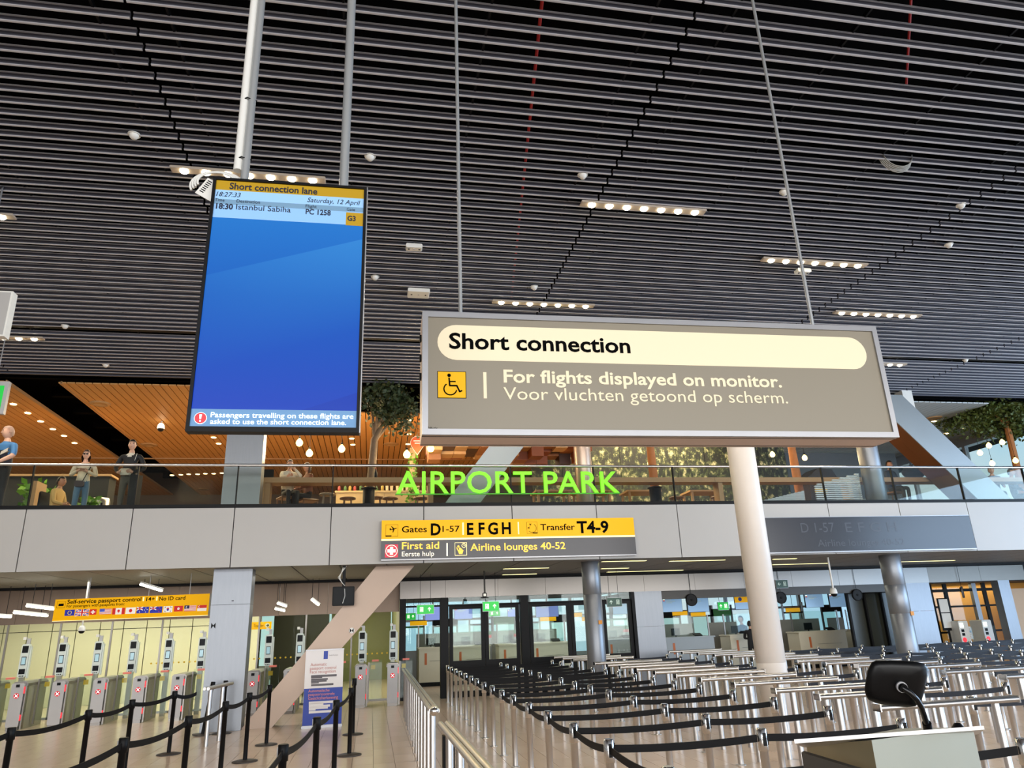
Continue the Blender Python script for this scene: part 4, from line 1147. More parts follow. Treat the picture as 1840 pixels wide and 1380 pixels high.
# round black speakers in the opening
def speaker(px, py, Y, label, rz=0.0, m=M_BLACK):
    c = ony(px, py, Y)
    t = thing('round_speaker', label, 'speaker', c, rz, 'round speakers above the desks')
    MB().disc_y(0, 0, .165, 0, .05, 24).build('body', m, t)
    q = MB(); stroke(q, [(.155 * math.cos(i * .2618), .155 * math.sin(i * .2618)) for i in range(25)], .018, -.008, 0); q.build('rim', M_RUBBER, t)
    MB().disc_y(0, 0, .03, -.012, 0, 12).build('hub', M_RUBBER, t)
    MB().box(-.02, .02, .05, .075, .0, .14).build('bracket', M_BLACK, t); MB().tube([(0, .025, .15), (0, .025, 2.43 - c.z + .45)], .006, 6).build('hanger', M_BLACK, t)
speaker(1243, 1078, 19.455, 'round black speaker in front of the second display screen')
speaker(1404, 1074, 19.455, 'round black speaker just right of the white column')
speaker(1541, 1069, 19.455, 'round black speaker left of the second round steel column')
speaker(1731, 1064, 19.44, 'grey oval speaker in front of the mustard wall', math.radians(50), mat('grey_speaker', (86, 86, 90), .5))
# display screens over the desks
M_DISP = mat('display_blue', (120, 150, 176), .3, emit=.7, ecol=(112, 146, 178), var=.04, scale=2)
M_DISPV = mat('display_violet', (120, 134, 190), .3, emit=.7, ecol=(112, 130, 200), var=.04, scale=2)
def display(r, Y, label, m=M_DISP):
    a, b = ony(r[0], r[1], Y), ony(r[2], r[3], Y)
    c = Vector(((a.x + b.x) / 2, Y, (a.z + b.z) / 2)); w, h = (b.x - a.x) / 2, (a.z - b.z) / 2
    t = thing('display_screen', label, 'display', c, 0, 'display screens over the passport desks')
    MB().box(-w, w, 0, .06, -h, h).build('housing', M_BLACK, t)
    sn_ = MB().box(-w * .98, w * .98, -.004, 0, -h * .97, h * .97).build('screen', m, t)
    MB().box(-w * .92, -w * .72, -.007, -.004, h * .55, h * .72).build('flag_mark', C_R, sn_); MB().box(-w * .92, -w * .72, -.007, -.004, h * .72, h * .86).build('flag_mark', M_EXW, sn_)
    for k, ww in enumerate((.5, .9, .6)):
        MB().box(-w * .6, -w * .6 + w * ww, -.007, -.004, h * (.68 - .2 * k), h * (.76 - .2 * k)).build('text_line', M_EXP, sn_)
    MB().box(-.02, .02, .02, .05, h, 2.5 - c.z if c.z + h < 2.48 else h + .05).build('hanger', M_BLACK, t)
for r, Y, lb, m in (((764, 1090, 792, 1114), 23, 'hanging display screen seen through the open gap', M_DISPV), ((816, 1092, 849, 1112), 23, 'hanging display screen behind the left door leaf', M_DISPV),
                    ((912, 1095, 927, 1108), 24, 'small display screen behind the right door leaf', M_DISPV), ((962, 1084, 1004, 1108), 22, 'wide display screen left of the round steel column', M_DISPV),
                    ((1100, 1083, 1132, 1103), 22, 'display screen behind the dark exit sign', M_DISP), ((1189, 1075, 1227, 1099), 21.5, 'display screen right of the steel wall panel', M_DISP),
                    ((1234, 1075, 1275, 1099), 21.5, 'display screen behind the round black speaker', M_DISP), ((1445, 1068, 1481, 1091), 21.5, 'display screen left of the dome camera', M_DISP),
                    ((1488, 1066, 1525, 1090), 21.5, 'display screen behind the dome camera', M_DISP)):
    display(r, Y, lb, m)
a, b = ony(1319, 1071, 21.5), ony(1352, 1094, 21.5)
t = thing('notice_board', 'orange and blue notice board half hidden by the white column', 'sign', ((a.x + b.x) / 2, 21.5, (a.z + b.z) / 2)); w, h = (b.x - a.x) / 2, (a.z - b.z) / 2
MB().box(-w, w, 0, .05, -h, h).build('housing', M_BLACK, t); MB().box(-w, w, -.004, 0, 0, h).build('upper_panel', M_YSIGN, t); MB().box(-w, w, -.004, 0, -h, 0).build('lower_panel', M_DISP, t)
MB().disc_y(-w * .35, h * .5, h * .3, -.007, -.004).build('round_mark', M_NAVY, t); MB().box(-.02, .02, .01, .04, h, 2.42 - (a.z + b.z) / 2).build('hanger', M_BLACK, t)
# staffed passport desks
M_DESK = mat('desk_white', (214, 208, 186), .45, var=.03); M_DESKG = mat('desk_grey', (160, 168, 172), .45, var=.03)
M_ORN = mat('desk_orange', (196, 104, 50), .5)
def desk(px, py, Y, w, label, m=M_DESK, booth=True):
    c = ony(px, py, Y)
    t = thing('passport_desk', label, 'desk', (c.x, Y, 0), 0, 'passport desks')
    MB().bbox(-w / 2, w / 2, 0, .7, .12, 1.08, .02).build('counter', m, t)
    MB().box(-w / 2 + .04, w / 2 - .04, .04, .66, 0, .12).build('plinth', M_BLACK, t)
    MB().box(-w / 2 - .03, w / 2 + .03, -.05, .72, 1.08, 1.12).build('worktop', m, t)
    MB().box(-w * .30, -w * .30 + .07, -.008, 0, .62, .95).build('orange_strip', M_ORN, t)
    MB().box(-w * .12, w * .38, -.006, 0, .72, .725).build('seam', M_INK, t)
    o = MB().box(-.13, .13, -.1, .1, 0, .025).build('reader', M_SCR, t, (w * .22, .12, 1.16)); o.rotation_euler = (math.radians(20), 0, 0)
    MB().box(-w * .2, -w * .2 + .28, .42, .46, 1.16, 1.38).build('screen', M_SCR, t); MB().box(-w * .2 + .12, -w * .2 + .16, .43, .45, 1.12, 1.17).build('screen_foot', M_SCR, t)
    if booth:
        MB().box(-w / 2, w / 2, .3, .312, 1.12, 1.75).build('pane', G_CLEAR, t)
        for sx in (-w / 2, w / 2):
            MB().box(sx - .02, sx + .02, .29, .33, 1.12, 1.75).build('upright', M_STEEL, t)
        MB().box(-w / 2, w / 2, 1.4, 1.45, 0, 1.5).build('back_screen', mat('booth_grey', (120, 118, 110), .5), t)
desk(778, 1170, 23.5, .85, 'white passport desk in the gap left of the double doors')
desk(846, 1170, 23.5, 1.2, 'white passport desk behind the left door leaf')
desk(918, 1165, 23.5, .75, 'narrow white passport desk behind the right door leaf')
desk(985, 1165, 23.5, 1.3, 'white passport desk left of the round steel column')
desk(1116, 1165, 24, 1.2, 'pale desk behind the glass right of the round steel column', M_DESKG)
desk(1236, 1145, 22.5, 1.75, 'grey passport desk right of the steel wall panel', M_DESKG)
desk(1338, 1145, 22.5, 1.0, 'cream passport desk left of the white column')
desk(1478, 1140, 22.5, 1.7, 'cream passport desk under the dome camera')
desk(1552, 1140, 22.5, .6, 'cream desk right of the dome camera')
# far glazing behind the desks
fg = struct('window_3')
for k in range(11):
    x = 1.0 + k * 1.6
    MB().box(x, x + .1, 27.6, 27.75, 0, 2.7).build('mullion', M_ALU, fg)
    MB().box(x + .1, x + 1.6, 27.66, 27.67, .3, 2.7).build('pane', G_CLEAR, fg)
MB().box(1.0, 18.7, 27.6, 27.75, 0, .3).build('sill', M_ALU, fg); MB().box(1.0, 18.7, 27.6, 27.75, 1.9, 1.98).build('transom', M_ALU, fg)
# green/red striped machine row behind doors
for px, lb in ((848, 'left'), (935, 'middle'), (1115, 'right')):
    c = ony(px, 1150, 25.9)
    t = thing('striped_barrier', {'left': 'grey barrier with a red and green stripe behind the left door leaf', 'middle': 'grey barrier with a red and green stripe behind the right door leaf', 'right': 'grey barrier with a red and green stripe behind the glass by the steel panel'}[lb], 'barrier', (c.x, 25.9, 0))
    MB().box(-.7, .7, 0, .3, 0, 1.2).build('body', M_GREYP, t)
    MB().box(-.7, .7, -.01, 0, 1.28, 1.38).build('red_stripe', C_R, t); MB().box(-.7, .7, 0, .3, 1.2, 1.38).build('upper_body', M_GREYP, t)
    MB().box(-.7, .7, -.01, .3, 1.38, 1.5).build('green_stripe', mat('stripe_green', (50, 130, 60), .5), t)
# gates in front of the mustard room
for px, py, lb in ((1738, 1155, 'white card reader gate with a red light in front of the mustard wall'), (1781, 1155, 'white card reader gate with a red light by the steel pillar')):
    c = ony(px, py, 20.6)
    t = thing('reader_gate', lb, 'gate', (c.x, 20.6, 0), 0, 'reader gates by the mustard wall')
    MB().bbox(-.17, .17, 0, .5, 0, 1.28, .03).build('body', M_WHITE, t)
    MB().box(-.13, .0, -.006, 0, 1.08, 1.22).build('screen', M_EXW, t); MB().box(-.11, -.01, -.006, 0, .95, 1.03).build('reader_slot', M_SCR, t); MB().box(-.11, -.01, -.006, 0, .84, .92).build('reader_slot', M_SCR, t)
    MB().disc_y(-.06, .72, .07, -.006, 0, 14).build('red_light', M_LED, t)
    MB().box(.19, .45, .2, .212, .2, 1.1).build('glass_wing', G_CLEAR, t)
c = ony(1700, 1105, 20.9)
t = thing('paper_notice', 'pair of white paper notices on a stand before the mustard wall', 'notice', (c.x, 20.9, 0))
MB().box(-.16, .16, 0, .01, 1.55, 1.95).build('upper_sheet', M_WHITE, t); MB().box(-.16, .16, 0, .01, 1.08, 1.52).build('lower_sheet', M_WHITE, t); MB().box(-.2, .2, .012, .04, 1.0, 1.98).build('board', M_BLACK, t); MB().box(-.03, .03, .02, .05, 0, 1.0).build('pole', M_BLACK, t)
# small yellow transfer sign in the gate hall
a, b = ony(451, 1118, 21.5), ony(487, 1130, 21.5)
t = thing('transfer_sign', 'small yellow transfer sign with an arrow behind the clad column', 'sign', ((a.x + b.x) / 2, 21.5, (a.z + b.z) / 2)); w, h = (b.x - a.x) / 2, (a.z - b.z) / 2
MB().box(-w, w, 0, .05, -h, h).build('face_panel', M_YSIGN, t); text(t, 'Transfer', -w * .7, -h * .4, h * .8, M_INK, w=w * .95)
MB().disc_y(w * .62, 0, h * .62, -.004, 0).build('arrow_disc', M_WHITE, t)
q = MB(); stroke(q, [(w * .5, 0), (w * .74, 0)], h * .16, -.007, -.004); stroke(q, [(w * .62, h * .3), (w * .75, 0), (w * .62, -h * .3)], h * .16, -.007, -.004); q.build('arrow_symbol', M_INK, t)
MB().tube([(0, .025, h), (0, .025, 2.9 - (a.z + b.z) / 2)], .01, 6).build('rod', M_ALU, t)

# glazed booths and hanging yellow boards further back in the passport hall
for k, px in enumerate((740, 800, 865, 905, 950, 1010, 1110, 1205, 1265, 1300, 1430, 1500)):
    c = ony(px, 1130, 26.6)
    t = thing('glass_booth', 'far glazed booth with dark frame in the passport hall, %s from the left' % ['first', 'second', 'third', 'fourth', 'fifth', 'sixth', 'seventh', 'eighth', 'ninth', 'tenth', 'eleventh', 'twelfth'][k], 'booth', (c.x, 26.6, 0), 0, 'far glazed booths')
    w = .42
    for sx in (-w, w): MB().box(sx - .03, sx + .03, 0, .06, 0, 2.1).build('upright', M_DSIGN if k % 2 else M_ALU, t)
    MB().box(-w, w, 0, .05, 0, .95).build('lower_panel', (M_DESKG, M_DESK, mat('booth_grey', (120, 118, 110), .5))[k % 3], t)
    MB().box(-w, w, .02, .03, .95, 1.7).build('pane', G_CLEAR, t)
    MB().box(-w, w, 0, .06, 1.7, 1.76 + .2 * (k % 2)).build('top_band', M_BLACK if k % 3 else mat('stripe_green', (50, 130, 60), .5), t)
for k, (px, py) in enumerate(((752, 1120), (985, 1112), (1032, 1105), (1060, 1112), (1222, 1102), (1255, 1104), (1425, 1096))):
    c = ony(px, py, 25.2)
    t = thing('yellow_board', 'small yellow hanging board deep in the passport hall, %s from the left' % ['first', 'second', 'third', 'fourth', 'fifth', 'sixth', 'seventh', 'eighth'][k], 'sign', c, 0, 'small yellow boards')
    MB().box(-.28, .28, 0, .04, -.07, .07).build('face_panel', M_YSIGN, t); MB().box(-.29, .29, -.004, .044, .07, .085).build('top_lip', M_BLACK, t); MB().tube([(0, .02, .08), (0, .02, 2.55 - c.z)], .008, 6).build('rod', M_BLACK, t)
# ---------------------------------------------------------------- queue: steel posts with belts, steel rails
M_BELT = mat('belt_black', (9, 9, 11), .6, var=.05, spec=.2)
M_BELTB = mat('belt_sky_reflect', (20, 24, 34), .5, var=.05, spec=.3)  # far belts: sky reflection painted in as a bluish black
HP = .83
def ribbon(dx, dy, sag, h=.055, z=0.0, n=8, t=.003):
    L = math.hypot(dx, dy); nx, ny = -dy / L * t, dx / L * t
    vs, fs = [], []
    for i in range(n + 1):
        u = .04 / L + (1 - .085 / L) * i / n; zz = z - sag * 4 * u * (1 - u)
        for s_ in (-1, 1):
            vs += [(dx * u + nx * s_, dy * u + ny * s_, zz - h / 2), (dx * u + nx * s_, dy * u + ny * s_, zz + h / 2)]
    for i in range(n):
        o = i * 4; p = o + 4
        fs += [(o, p, p + 1, o + 1), (o + 3, p + 3, p + 2, o + 2), (o + 1, p + 1, p + 3, o + 3), (o + 2, p + 2, p, o)]
    return MB().add(vs, fs, False)
P_TUBE = MB().lathe([(.034, .012), (.034, HP - .17), (.038, HP - .165)], 12).mesh('tube', M_POST)
P_HEAD = MB().lathe([(.038, HP - .165), (.041, HP - .16), (.041, HP - .008), (.034, HP)], 14).mesh('head', M_CHROME)
P_FOOT = MB().lathe([(.06, 0), (.06, .006), (.036, .012)], 14).mesh('foot_plate', M_POST)
P_SLOT = MB().box(.036, .045, -.014, .014, HP - .125, HP - .03).mesh('belt_slot', M_BLACK)
P_SLOT2 = MB().box(-.014, .014, -.045, -.036, HP - .125, HP - .03).mesh('belt_slot', M_BLACK)
def inview(x, y, z, m=60):
    if z < 1 and any(math.hypot(x - a, y - b) < .36 for a, b in ((4.745, 15.7), (12.245, 15.7), (6.71, 12.03))): return False
    c = Vector((x, y, z)) - EYEP; d = c.dot(FW)
    return d > 1 and -m < 920 + FPX * c.dot(RT) / d < 1840 + m and 690 - FPX * c.dot(UP) / d < 1380 + m * 3
ORD = ['first', 'second', 'third', 'fourth', 'fifth', 'sixth', 'seventh', 'eighth', 'ninth', 'tenth', 'eleventh', 'twelfth', 'thirteenth', 'fourteenth', 'fifteenth', 'sixteenth', 'seventeenth', 'eighteenth']
def spost(x, y, label, group):
    t = thing('belt_post', label, 'post', (x, y, 0), 0, group)
    place('tube', P_TUBE, t); place('head', P_HEAD, t); place('foot_plate', P_FOOT, t); hd_ = t.children[1]; place('belt_slot', P_SLOT, hd_); place('belt_slot', P_SLOT2, hd_)
    return t
ROWS = [4.70, 5.90, 6.94, 7.95, 8.92, 9.89, 10.75, 11.60, 12.45, 13.30, 14.05, 14.90, 15.75, 16.60, 17.50, 18.35]
EX = 1.83
_bm = {}
def belt_to(t, dx, dy, m=M_BELT, sag=.02):
    k = (round(dx, 3), round(dy, 3), m.name)
    if k not in _bm: _bm[k] = ribbon(dx, dy, sag).mesh('belt', m)
    place('belt', _bm[k], t, (0, 0, HP - .07))
R_TUBES = MB()
RL = 1.42
for dy in (-.03, .03):
    R_TUBES.tube([(0, dy, .88), (RL, dy, .88)], .027, 10)
R_MESH = R_TUBES.mesh('top_rail', M_POST)
R_LEG = MB().tube([(0, 0, 0), (0, 0, .87)], .033, 10).mesh('leg', M_POST)
R_END = MB().box(-.012, .0, -.055, .055, .85, .91).mesh('end_cap', M_CHROME)
def rail(x, y, label, group):
    t = thing('steel_rail', label, 'railing', (x, y, 0), 0, group)
    place('top_rail', R_MESH, t); place('end_cap', R_END, t); place('end_cap', R_END, t, (RL + .012, 0, 0))
    for lx in (.22, .62, 1.2): place('leg', R_LEG, t, (lx, 0, 0))
XS1 = [EX, 3.12, 4.40]
SEGB = [9.05, 10.35, 11.65, 12.95, 14.25, 15.55, 16.85, 18.15]
for j, y in enumerate(ROWS):
    nm = ORD[j] + ' row'
    for i, x in enumerate(XS1):
        if not inview(x, y, HP): continue
        where = ['at the left edge of the queue', 'in the middle of its belt row', 'just before the first steel rail'][i]
        p = spost(x, y, 'steel belt post ' + where + ', ' + nm + ' from the front', 'steel belt posts of the queue')
        if i < 2: belt_to(p, XS1[i + 1] - x, 0)
        if i == 0 and j + 1 < len(ROWS):
            belt_to(p, 0, ROWS[j + 1] - y, M_BELT, .035)
    if 7 <= y:
        for x, w in ((4.48, 'first'), (7.5, 'second')):
            if x < 5 and abs(y - 15.75) < .05: continue
            if inview(x, y + .1, .9, 100) or inview(x + RL, y + .1, .9, 100):
                rail(x, y + .1, 'double steel rail, ' + w + ' one along the ' + nm + ' of the queue', 'double steel rails of the queue')
    elif y > 5:
        rail(4.42 if y < 6.5 else 4.5, y + .3, 'double steel rail close behind the black monitor, ' + nm, 'double steel rails of the queue')
    for x, nx in ((6.02, 7.4),):
        if inview(x, y, HP):
            p = spost(x, y, 'steel belt post at the end of the first steel rail, ' + nm, 'steel belt posts of the queue'); belt_to(p, nx - x, 0, M_BELTB)
        if inview(nx, y, HP):
            spost(nx, y, 'steel belt post at the start of the second steel rail, ' + nm, 'steel belt posts of the queue')
    for i, x in enumerate(SEGB):
        if inview(x, y, HP, 30):
            p = spost(x, y, 'steel belt post in the far belt rows, ' + nm + ', ' + ORD[i] + ' from the second rail', 'far steel belt posts')
            if not (x < 12.3 < x + 1.4 and abs(y - 15.7) < .35): belt_to(p, 1.3, 0, M_BELTB)
# long rails on the left of the queue
def long_rail(x0, y0, x1, y1, nleg, label, z=.88, ball=True):
    t = thing('guard_rail', label, 'railing', (x0, y0, 0))
    dx, dy = x1 - x0, y1 - y0; L = math.hypot(dx, dy); nx, ny = -dy / L * .03, dx / L * .03
    q = MB()
    for s_ in (-1, 1): q.tube([(nx * s_, ny * s_, z), (dx + nx * s_, dy + ny * s_, z)], .027, 10)
    q.build('top_rail', M_POST, t)
    for k in range(nleg):
        u = (k + .35) / nleg
        MB().tube([(dx * u, dy * u, 0), (dx * u, dy * u, z - .01)], .034, 10).build('leg', M_POST, t)
    if ball:
        MB().ball((0, 0, z), .05, 12, 8).build('end_ball', M_CHROME, t)
    return t
long_rail(.665, 8.1, .72, 16.3, 13, 'long double steel rail with a round end left of the queue')
g2 = long_rail(.70, 3.6, .66, 7.0, 5, 'near double steel rail running out of the bottom of the picture', .88, False)
MB().box(-.06, .04, 3.25, 3.36, .5, .8).build('joint_plate', M_RUBBER, g2)
long_rail(-2.62, 13.4, -2.45, 14.6, 2, 'short steel rail in front of the clad column', .88, False)
# ---------------------------------------------------------------- black stanchions on the left
HB = .90
B_TUBE = MB().lathe([(.03, .02), (.03, HB - .12), (.04, HB - .115), (.04, HB - .005), (.034, HB)], 14).mesh('pole', M_BLACK)
B_BASE = MB().lathe([(.175, 0), (.175, .012), (.12, .024), (.03, .03)], 24).mesh('base', mat('base_dark', (58, 52, 48), .45))
B_CLIP = MB().box(-.044, -.036, -.02, .02, HB - .10, HB - .02).mesh('clip', mat('clip_grey', (150, 150, 150), .4))
def bpost(x, y, label, nxt=None, rot=None):
    t = thing('black_stanchion', label, 'stanchion', (x, y, 0), 0, 'black belt stanchions')
    place('pole', B_TUBE, t); place('base', B_BASE, t); place('clip', B_CLIP, t)
    if nxt:
        ribbon(nxt[0] - x, nxt[1] - y, .05, .055).build('belt', M_BELT, t, (0, 0, HB - .06))
    if rot: t.rotation_euler = rot
    return t
RA = [(-3.75, 7.2), (-3.53, 8.74), (-3.36, 10.36), (-3.24, 11.66), (-3.0, 12.98), (-2.72, 13.35)]
RB = [(-2.25, 5.6), (-2.06, 7.3), (-1.89, 8.9), (-1.8, 10.5), (-1.7, 11.77), (-1.61, 13.3)]
RC = [(-.75, 4.4), (-.63, 6.25), (-.5, 8.0), (-.39, 9.77), (-.26, 11.68), (-.26, 13.86)]
for rn, row in (('outer left', RA), ('middle', RB), ('right hand', RC)):
    for k, (x, y) in enumerate(row):
        if rn == 'outer left' and k == 5: continue
        bpost(x, y, 'black stanchion with a belt, ' + ORD[k] + ' from the front in the ' + rn + ' row', row[k + 1] if k + 1 < len(row) else None)
bpost(-2.63, 15.15, 'black stanchion standing close in front of the clad column')
bpost(-2.95, 15.1, 'black stanchion leaning to one side in front of the clad column', None, (0, math.radians(7), 0))
MB().box(-2.30, -2.26, 15.45, 15.5, 0, .3)
# ---------------------------------------------------------------- lectern with a monitor on a gooseneck
ZL = 1.06
def at_d(px, py, d):
    return EYEP + ray(px, py) * d
P0, P1, P2 = at_d(1566, 1330, 2.75), at_d(1750, 1317, 2.95), at_d(1449, 1339, 3.1)
zt = P0.z
lec = thing('lectern', 'pale metal lectern with a steel edged sloping top, seen from behind', 'lectern', (P0.x, P0.y, 0))
v1 = Vector((P1.x - P0.x, P1.y - P0.y)); v2 = Vector((P2.x - P0.x, P2.y - P0.y))
M_LEC = mat('lectern_metal', (168, 172, 162), .4, .35, var=.08, scale=3); M_LECD = mat('lectern_side_shaded', (150, 138, 108), .5, .2, var=.1, scale=5)  # side copy is darker beige: its shade is painted into the colour
z1_, z2_ = P1.z, P2.z
back = v1 + v2
body = MB().add([(0, 0, 0), (v1.x, v1.y, 0), (back.x, back.y, 0), (v2.x, v2.y, 0), (0, 0, zt), (v1.x, v1.y, zt), (back.x, back.y, zt - .05), (v2.x, v2.y, z2_)],
                [(3, 2, 1, 0), (4, 5, 6, 7), (0, 1, 5, 4), (1, 2, 6, 5), (2, 3, 7, 6)])
body.build('body', M_LEC, lec)
MB().add([(0, 0, 0), (v2.x, v2.y, 0), (v2.x, v2.y, z2_), (0, 0, zt), (.001, .001, 0), (v2.x + .001, v2.y, 0), (v2.x + .001, v2.y, z2_), (.001, .001, zt)], [(0, 3, 2, 1)]).build('side_panel', M_LECD, lec)
# slab: near edge along the photo's line, falling away from the viewer
S0, S1 = at_d(1428, 1336, 2.72), at_d(1769, 1311, 2.86)
o0 = Vector((S0.x - P0.x, S0.y - P0.y, S0.z)); o1 = Vector((S1.x - P0.x, S1.y - P0.y, S1.z))
dn = Vector((S0.x + S1.x, S0.y + S1.y, 0)).normalized() * .30 + Vector((0, 0, -.058))
pts = [o0, o1, o1 + dn, o0 + dn]; th = Vector((0, 0, -.014))
MB().add([p - th for p in pts] + [p for p in pts], [(0, 1, 2, 3), (7, 6, 5, 4), (0, 4, 5, 1), (1, 5, 6, 2), (2, 6, 7, 3), (3, 7, 4, 0)]).build('top_slab', M_POST, lec)
# dark lower shelf on the left side
q0, q1 = at_d(1440, 1352, 2.85), at_d(1572, 1392, 2.6)
a = Vector((q0.x - P0.x, q0.y - P0.y, q0.z)); b = Vector((q1.x - P0.x, q1.y - P0.y, q1.z))
MB().add([a, b, b + Vector((0, 0, -.07)), a + Vector((0, 0, -.07)), a + Vector((.03, .03, 0)), b + Vector((.03, .03, 0)), b + Vector((.03, .03, -.07)), a + Vector((.03, .03, -.07))],
         [(3, 2, 1, 0), (4, 5, 6, 7), (0, 1, 5, 4), (1, 2, 6, 5), (2, 3, 7, 6), (3, 0, 4, 7)]).build('side_shelf', mat('shelf_dark', (70, 66, 60), .5), lec)
kn = at_d(1722, 1309, 2.9)
MB().lathe([(.024, 0), (.024, .012), (.012, .028), (0, .03)], 12, (kn.x - P0.x, kn.y - P0.y, kn.z - .008)).build('knob', M_BLACK, lec)
# monitor seen from behind
mc = at_d(1611, 1229, 2.9); R3 = 2.9 / FPX
mm = thing('lectern_monitor', 'small black monitor seen from behind on a gooseneck above the lectern', 'monitor', mc)
right, upv = RT, UP
toc = -ray(1611, 1229).normalized()
def lp(px, py, off=0.0):
    p = EYEP + ray(px, py) * 2.9 - mc
    return p + toc * off
out = [(1556, 1250), (1553, 1240), (1558, 1205), (1566, 1190), (1574, 1186.5), (1600, 1186), (1640, 1188), (1660, 1192), (1667, 1200), (1667, 1214), (1662, 1240), (1655, 1262), (1645, 1269), (1630, 1271), (1600, 1269), (1572, 1263), (1560, 1257)]
cxp, cyp = sum(p[0] for p in out) / len(out), sum(p[1] for p in out) / len(out)
n = len(out); vs = []
for off, k in ((-.022, .97), (-.016, 1.0), (.0, 1.0), (.012, .95), (.026, .72), (.03, .35)):
    vs += [lp(cxp + (x - cxp) * k, cyp + (y - cyp) * k, off) for x, y in out]
fs = [tuple(range(n))]
for r_ in range(5):
    fs += [(r_ * n + i, (r_ + 1) * n + i, (r_ + 1) * n + (i + 1) % n, r_ * n + (i + 1) % n) for i in range(n)]
fs.append(tuple(range(6 * n - 1, 5 * n - 1, -1)))
MB().add(vs, fs, True).build('back_shell', mat('monitor_black', (6, 6, 7), .38, var=.1, spec=.25), mm)
hubp = [lp(1618, 1233, .025), lp(1621, 1235, .05), lp(1624, 1237, .062)]
MB().tube([hubp[0], hubp[1]], .021, 14).build('swivel_collar', M_GREYP, mm)
MB().tube([hubp[1], hubp[2]], .017, 14).build('swivel_joint', M_BLACK, mm)
gn = [lp(1622, 1236, .055), lp(1634, 1244, .075), lp(1646, 1256, .075), lp(1655, 1270, .06), lp(1660, 1285, .04), lp(1664, 1298, .02), lp(1666, 1309, .0)]
MB().tube(gn, .011, 12).build('gooseneck', mat('gooseneck_black', (18, 18, 20), .25, .4), mm)
MB().tube([lp(1665, 1299, .015), lp(1668, 1313, -.005)], .017, 12).build('gooseneck_socket', M_BLACK, mm)
MB().ball(lp(1664, 1234, -.005), .011, 10, 6).build('side_screw', M_CHROME, mm)
# ---------------------------------------------------------------- mezzanine: long bar, stools, counter
pb = ony(600, 858, 16.8); ZBAR = pb.z
bx0, bx1 = ony(468, 860, 16.8).x, 19.6
bar_ = thing('long_bar', 'long oak bar running behind the glass balustrade of the mezzanine', 'bar', (bx0, 16.78, ZM))
h = ZBAR - ZM
nseg = 6; sl = (bx1 - bx0) / nseg
for k in range(nseg):
    MB().box(k * sl + .003, (k + 1) * sl - .003, 0, .42, h - .12, h).build('top_board', M_OAK, bar_)
    MB().box(k * sl + .1, k * sl + .22, .06, .36, 0, h - .12).build('leg', M_OAK, bar_)
MB().box(.0, .10, .0, .42, 0, h - .12).build('end_panel', M_OAK, bar_)
M_STOOL = mat('stool_wood', (120, 84, 52), .5, var=.1)
def stool(px, py, Y, label, m=M_STOOL):
    c = ony(px, py, Y); hh = c.z - ZM
    t = thing('bar_stool', label, 'stool', (c.x, Y, ZM), 0, 'round bar stools')
    MB().lathe([(.16, hh - .05), (.19, hh - .045), (.19, hh - .012), (.17, hh)], 16).build('seat', m, t)
    for k in range(4):
        a = math.pi / 4 + k * math.pi / 2
        MB().tube([(.11 * math.cos(a), .11 * math.sin(a), hh - .05), (.2 * math.cos(a), .2 * math.sin(a), 0)], [.02, .016], 8).build('leg', m, t)
    MB().tube([(.16 * math.cos(k * math.pi / 6), .16 * math.sin(k * math.pi / 6), hh * .4) for k in range(13)], .01, 6).build('foot_ring', m, t)
stool(588, 887, 17.6, 'tall grey cushioned stool behind the bar near the seated couple', mat('stool_grey', (140, 128, 112), .6))
stool(625, 894, 17.6, 'round wooden stool left of the big tree trunk')
stool(677, 893, 17.9, 'round wooden stool partly behind the big tree trunk')
stool(701, 894, 17.6, 'round wooden stool right of the big tree trunk')
stool(756, 894, 17.6, 'round wooden stool below the green letter I')
stool(1215, 893, 17.6, 'round wooden stool right of the green letters'); stool(1290, 892, 17.6, 'round wooden stool left of the white column')
# serving counter with bottles and cups behind
a, b = ony(604, 882, 19.4), ony(775, 882, 19.4)
sc_ = thing('serving_counter', 'pale wooden serving counter behind the stools', 'counter', (a.x, 19.4, ZM))
zc2 = a.z - ZM; wc2 = b.x - a.x
for k in range(4):
    MB().box(k * wc2 / 4 + .004, (k + 1) * wc2 / 4 - .004, 0, .04, .08, zc2 - .05).build('front_panel', mat('pale_oak', (206, 176, 128), .5, var=.06), sc_)
MB().box(0, wc2, .04, .6, 0, zc2 - .05).build('carcass', M_OAK, sc_); MB().box(-.03, wc2 + .03, -.03, .62, zc2 - .05, zc2).build('worktop', mat('pale_oak', (206, 176, 128), .5), sc_)
random.seed(11)
BCOL = [mat('bottle_red', (150, 40, 36), .3), mat('bottle_green', (60, 96, 40), .3), mat('bottle_amber', (170, 140, 60), .3), mat('cup_white', (236, 226, 206), .5)]
BN = ['red', 'green', 'amber']
for k in range(18):
    u = (k + .5) / 18; x = a.x + wc2 * u + random.uniform(-.02, .02)
    hgt = random.uniform(.16, .26)
    if k < 9:
        t = thing('bottle', '%s bottle on the serving counter, %s from its left end' % (BN[k % 3], ORD[k]), 'bottle', (x, 19.6, ZM + zc2), 0, 'bottles on the serving counter')
        MB().lathe([(.035, 0), (.038, .01), (.038, hgt * .6), (.014, hgt * .78), (.014, hgt)], 10).build('body', BCOL[k % 3], t); MB().lathe([(.016, hgt), (.016, hgt + .02)], 8).build('cap', M_BLACK, t)
    else:
        t = thing('paper_cup', 'stack of pale cups on the serving counter, %s from its left end' % ORD[k], 'cup', (x, 19.6, ZM + zc2), 0, 'cups on the serving counter')
        MB().lathe([(.03, 0), (.045, hgt), (.047, hgt), (.047, hgt + .008)], 12).build('body', BCOL[3], t)
